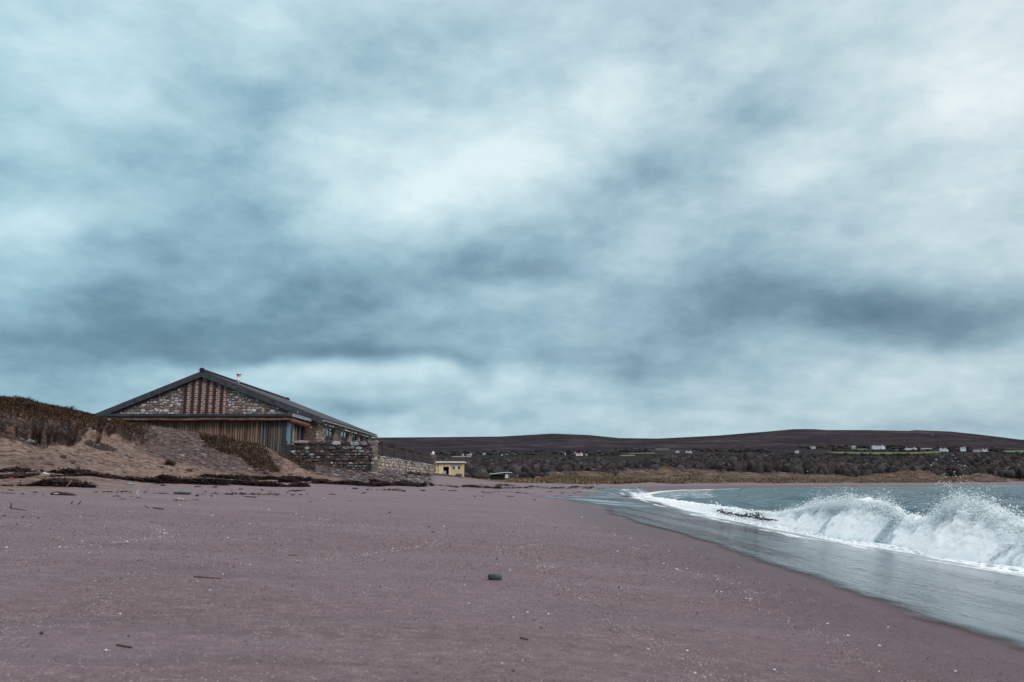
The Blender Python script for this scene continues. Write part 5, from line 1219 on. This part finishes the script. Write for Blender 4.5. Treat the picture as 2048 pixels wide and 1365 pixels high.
stick([(35,954,0),(39,954,2),(41,954,1)], .022, 'teal strip caught in the left wrack', GRN, 'plastic_strip', cat='plastic')
stick([(137,934,0),(139,936,0),(141,938,0)], .025, 'pale blue strip on the slope above the left wrack', PLB, 'plastic_strip', cat='plastic')
rock(261, 970, 12, 3.6, 'blue plastic float behind the sand at left', PLB, 'plastic_float', seed=61, cat='float')
rock(23, 957, 9, 3, 'dull red plastic scrap in the left wrack', PLR, 'plastic_scrap', seed=62, cat='plastic')
rock(288, 918.5, 6, 2.2, 'red plastic scrap on the upper sand slope', PLR, 'plastic_scrap', seed=63, cat='plastic')
rock(578, 938.5, 4, 3, 'small bright red scrap on the bank below the porch', PLR, 'plastic_scrap', seed=64, cat='plastic')
stick([(362,962,0),(363,962,6),(362.5,962,8)], .02, 'pale upright stick in the middle wrack', WOODP)
def aframe():
    g = G(499, 964); k = px_m(g); E = empty('driftwood_tangle', g); tag(E, 'angular dark driftwood standing in an upside down V above the wrack', 'driftwood')
    mb = MB(); mb.tube([(-9*k,0,0),(-5*k,0,10*k),(-4*k,0,13*k)], [.9*k,.8*k,.7*k], 6); mb.tube([(-4*k,0,13*k),(2*k,0,5*k),(6*k,0,0)], [.9*k,1.2*k,1.4*k], 6); mb.tube([(-4*k,0,12.5*k),(-14*k,.1,13.5*k),(-23*k,.1,16*k)], [.7*k,.6*k,.4*k], 6); mb.build('branch', WOODM, E, True)
    V, Fc = blobs(np.array([(4*k, 0, 1.6*k)]), np.array([(6*k, 4*k, 3.4*k)]), ICO2[0], ICO2[1], .2); ob('root', mesh_from('root', V, Fc, WOODM), E)
aframe()
stick([(450,957,0),(446,957,5),(442,957,9)], .018, 'dark branch leaning left out of the middle wrack', WOODM)
def crabshell():
    g = G(358, 1002); k = px_m(g); E = empty('bleached_debris', g); tag(E, 'white and orange tangle of bleached debris on a brown weed scrap', 'debris')
    mb = MB()
    for a, b_, c_ in ((-6, 2, 5), (-2, -1, 7), (3, 6, 6), (5, 10, 4), (0, 3, 6.5)): mb.tube([(a*k, 0, .2*k), ((a+b_)/2*k, .01, c_*k), (b_*k, -.01, .4*k)], [.7*k, .8*k, .5*k], 5)
    mb.build('white_strands', WOODP, E, True)
    mb = MB(); mb.tube([(-13*k,0,.5*k),(-4*k,0,1.5*k),(16*k,0,.3*k)], [.8*k,1.2*k,.4*k], 6); mb.build('weed_scrap', WOODM, E, True)
crabshell()
def tangle():
    g = G(975, 987); k = px_m(g); E = empty('driftwood_branch', g); tag(E, 'small branch with a round knot and forked twigs in the middle distance sand', 'driftwood')
    mb = MB(); mb.tube([(-8*k,0,1.6*k),(2*k,0,.5*k),(10*k,0,1.5*k),(14*k,0,2*k)], [.4*k,.5*k,.4*k,.2*k], 5); mb.tube([(2*k,0,.5*k),(6*k,0,5*k)], [.4*k,.2*k], 5); mb.tube([(-1*k,0,.6*k),(-3*k,0,4.5*k)], [.4*k,.2*k], 5); mb.build('twigs', WOODM, E, True)
    mb = MB(); mb.tube([(-9*k+1.8*k*math.cos(t), 0, 2*k+1.8*k*math.sin(t)) for t in np.linspace(0, 6.28, 10)], .6*k, 5); mb.build('knot', WOODM, E, True)
tangle()
SCR = [(233,994,18,1.8),(246,999,14,1),(15,988,34,1.6),(45,990,7,2.2),(70,986,14,2),(70,991,8,1.2),(86,990,6,1.6),(22,982,12,1.6),(8,1033,8,2),(45,1036,6,1.5),(77,1037,5,1.5),(391,1001,14,1.4),(394,994,9,3),(423,994,4,2.4),(411,985,4,2.4),(459,990,18,2),(500,996,28,1.8),(590,984,26,3),(605,982,14,1.5),(524,982,5,2.4),
       (430,976,9,3),(396,975,16,2.2),(326,973,10,2.4),(320,988,34,1.4),(403,989,18,1),(277,997,12,1.2),(262,994,8,1),(575,987,4,2),(727,988,10,2),(805,984,14,2.4),(845,983,12,2.2),(905,983,20,1.8),(885,981,10,1.4),(950,994,8,1.2),(965,994,8,1.2),(1020,994,16,1.2),(1037,987,9,1.6),(1100,985,12,1.2),(1125,987,10,1.2),(1150,988,8,1.2),(1140,992,6,1),(1160,985,12,1.2),(663,990,16,1.6),(700,1003,6,1),(620,1004,8,1)]
def scraps():
    for i, (px, py, w, h) in enumerate(SCR):
        g = G(px, py); k = px_m(g); mb = MB(); x = -w/2; pts = []; n = 6
        pts = [((-w/2+w*j/n)*k, random.uniform(-.4, .4)*w*k*.4, (h*.35+abs(random.gauss(0, h*.45)))*k) for j in range(n+1)]
        mb.tube(pts, [max(.3, h*.5*random.uniform(.5, 1.1))*k*(.5 if j in (0, n) else 1) for j in range(n+1)], 6)
        if w > 8: mb.tube([(0, 0, h*.4*k), (random.uniform(-.2, .3)*w*k, .02, h*1.2*k), (random.uniform(.1, .5)*w*k, .03, h*1.0*k)], [h*.3*k, h*.25*k, h*.1*k], 5)
        c, r = ('left' if px < 300 else 'left of centre' if px < 650 else 'middle' if px < 900 else 'centre right'), ('far' if py < 990 else 'nearer')
        sz = 'long' if w > 15 else 'short' if w > 8 else 'tiny'
        lab = '%s dark seaweed scrap on the %s upper sand, %s the wrack' % (sz, c, 'close to' if r == 'far' else 'away from')
        o = mb.build('seaweed_scrap', WEED, None, True, g); tag(o, lab, 'seaweed', '%s scraps of seaweed, %s, %s' % (sz, c, r))
scraps()
# wattle stump on the slope
def stump():
    g = G(338, 931); k = px_m(g); E = empty('grass_clump', g); tag(E, 'dark collapsed clump of roots and dead grass low on the sand slope', 'plant')
    mb = MB()
    for i in range(120):
        a = random.uniform(-9, 10); mb.tube([(a*k, random.uniform(-.2, .2), 0), ((a+random.uniform(-2, 3))*k, random.uniform(-.3, .2), random.uniform(4, 9)*k), ((a+random.uniform(-3, 7))*k, random.uniform(-.4, .1), random.uniform(6, 15)*k*(1-.03*abs(a)))], [.25*k, .2*k, .08*k], 4)
    mb.build('stems', TURF, E); V, Fc = blobs(np.array([(-3*k, .25, 3*k)]), np.array([(11*k, .35, 8*k)]), ICO2[0], ICO2[1], .25); ob('root_ball', mesh_from('root_ball', V, Fc, TIMBER_DK), E)
stump()
# low shrubs at the wall foot
def shrub(px, py, w, h, label):
    g = G(px, py); k = px_m(g); pts = []
    for i in range(9): pts.append((random.uniform(-w/2, w/2)*k, random.uniform(-.5, .5), -.1, random.uniform(.10, .2)*w*k, h*k*random.uniform(.5, 1)))
    me = crowns('shrub', pts, '', SHR, cards=170, cs=.10); E = empty('shrub', g); ob('foliage', me, E)
    mb = MB()
    for i in range(7): mb.tube([(random.uniform(-w/4, w/4)*k, 0, -.1), (random.uniform(-w/2.4, w/2.4)*k, random.uniform(-.2, .2), h*k*.6)], [.03, .015], 5)
    mb.build('stem', WOODM, E); tag(E, label, 'shrub', None)
SHR = grass_mat('shrub_leaf', [(0,(.012,.012,.007)),(.4,(.030,.030,.014)),(.75,(.055,.052,.024)),(1,(.10,.085,.045))])
shrub(832, 951, 44, 13, 'low dark green shrub at the foot of the pale wall under the board fence'); shrub(800, 953, 26, 7, 'small brownish bush left of the low dark green shrub by the pale wall')
shrub(740, 951, 18, 6, 'small green weedy bush at the corner of the terrace wall'); shrub(965, 957, 22, 6, 'low bush beside the bluish boulder'); shrub(612, 938, 26, 14, 'dark bush hanging on the bank below the left end of the terrace wall')

# birds
BIRD = simple('gull_dark', (.020,.018,.022), (.04,.035,.04), 5, .8)
BIRD_W = simple('gull_pale', (.45,.50,.53), (.35,.38,.40), 5, .8)
BL = [(406,534,5.5,60,.5,'largest dark bird, high in the sky above the roof ridge'),(304,609,3.0,80,.9,'small dark bird between the largest bird and the left edge'),(225,628,5.0,90,.1,'dark bird gliding lowest on the far left of the sky'),(453,630,3.4,75,.6,'small dark bird directly above the flue'),(1165,670,3.2,90,1.2,'small dark bird in the middle of the sky'),(1106,860,3.4,110,.8,'small dark bird just above the hill skyline'),
      (1724,738,4.2,80,.3,'dark bird flying above the right side of the hill'),(1980,788,6,100,.1,'faint gliding bird nearest the right edge'),(1700,783,6,110,.1,'faint gliding bird below the dark bird on the right'),(1505,775,3,110,.4,'tiny faint bird above the middle of the hill')]
for (px, py, w, Y, bank, lab) in BL:
    p = P(px, py, Y); k = Y/1618*w/2; E = empty('bird', p, random.uniform(-.5, .5)); tag(E, lab, 'bird', 'birds flying over the beach')
    E.rotation_euler[1] = bank*.5
    mb = MB(); mb.tube([(0,-.45*k,0),(0,-.2*k,.02*k),(0,.15*k,.02*k),(0,.5*k,0)], [.05*k,.13*k,.12*k,.03*k], 7); mb.build('body', BIRD, E, True)
    for s in (-1, 1):
        mb = MB(); t = .04*k; V = [(0,-.12*k,.05*k),(0,.16*k,.05*k),(s*.5*k,.14*k,.28*k),(s*.5*k,-.12*k,.28*k),(s*1.0*k,.22*k,.10*k)]; V2 = V+[(a, b_, c-t) for a, b_, c in V]
        mb.add(V2, [(0,1,2,3),(3,2,4),(8,7,6,5),(9,7,8),(0,3,8,5),(3,4,9,8),(4,2,7,9),(2,1,6,7)]); mb.build('wing', BIRD, E)
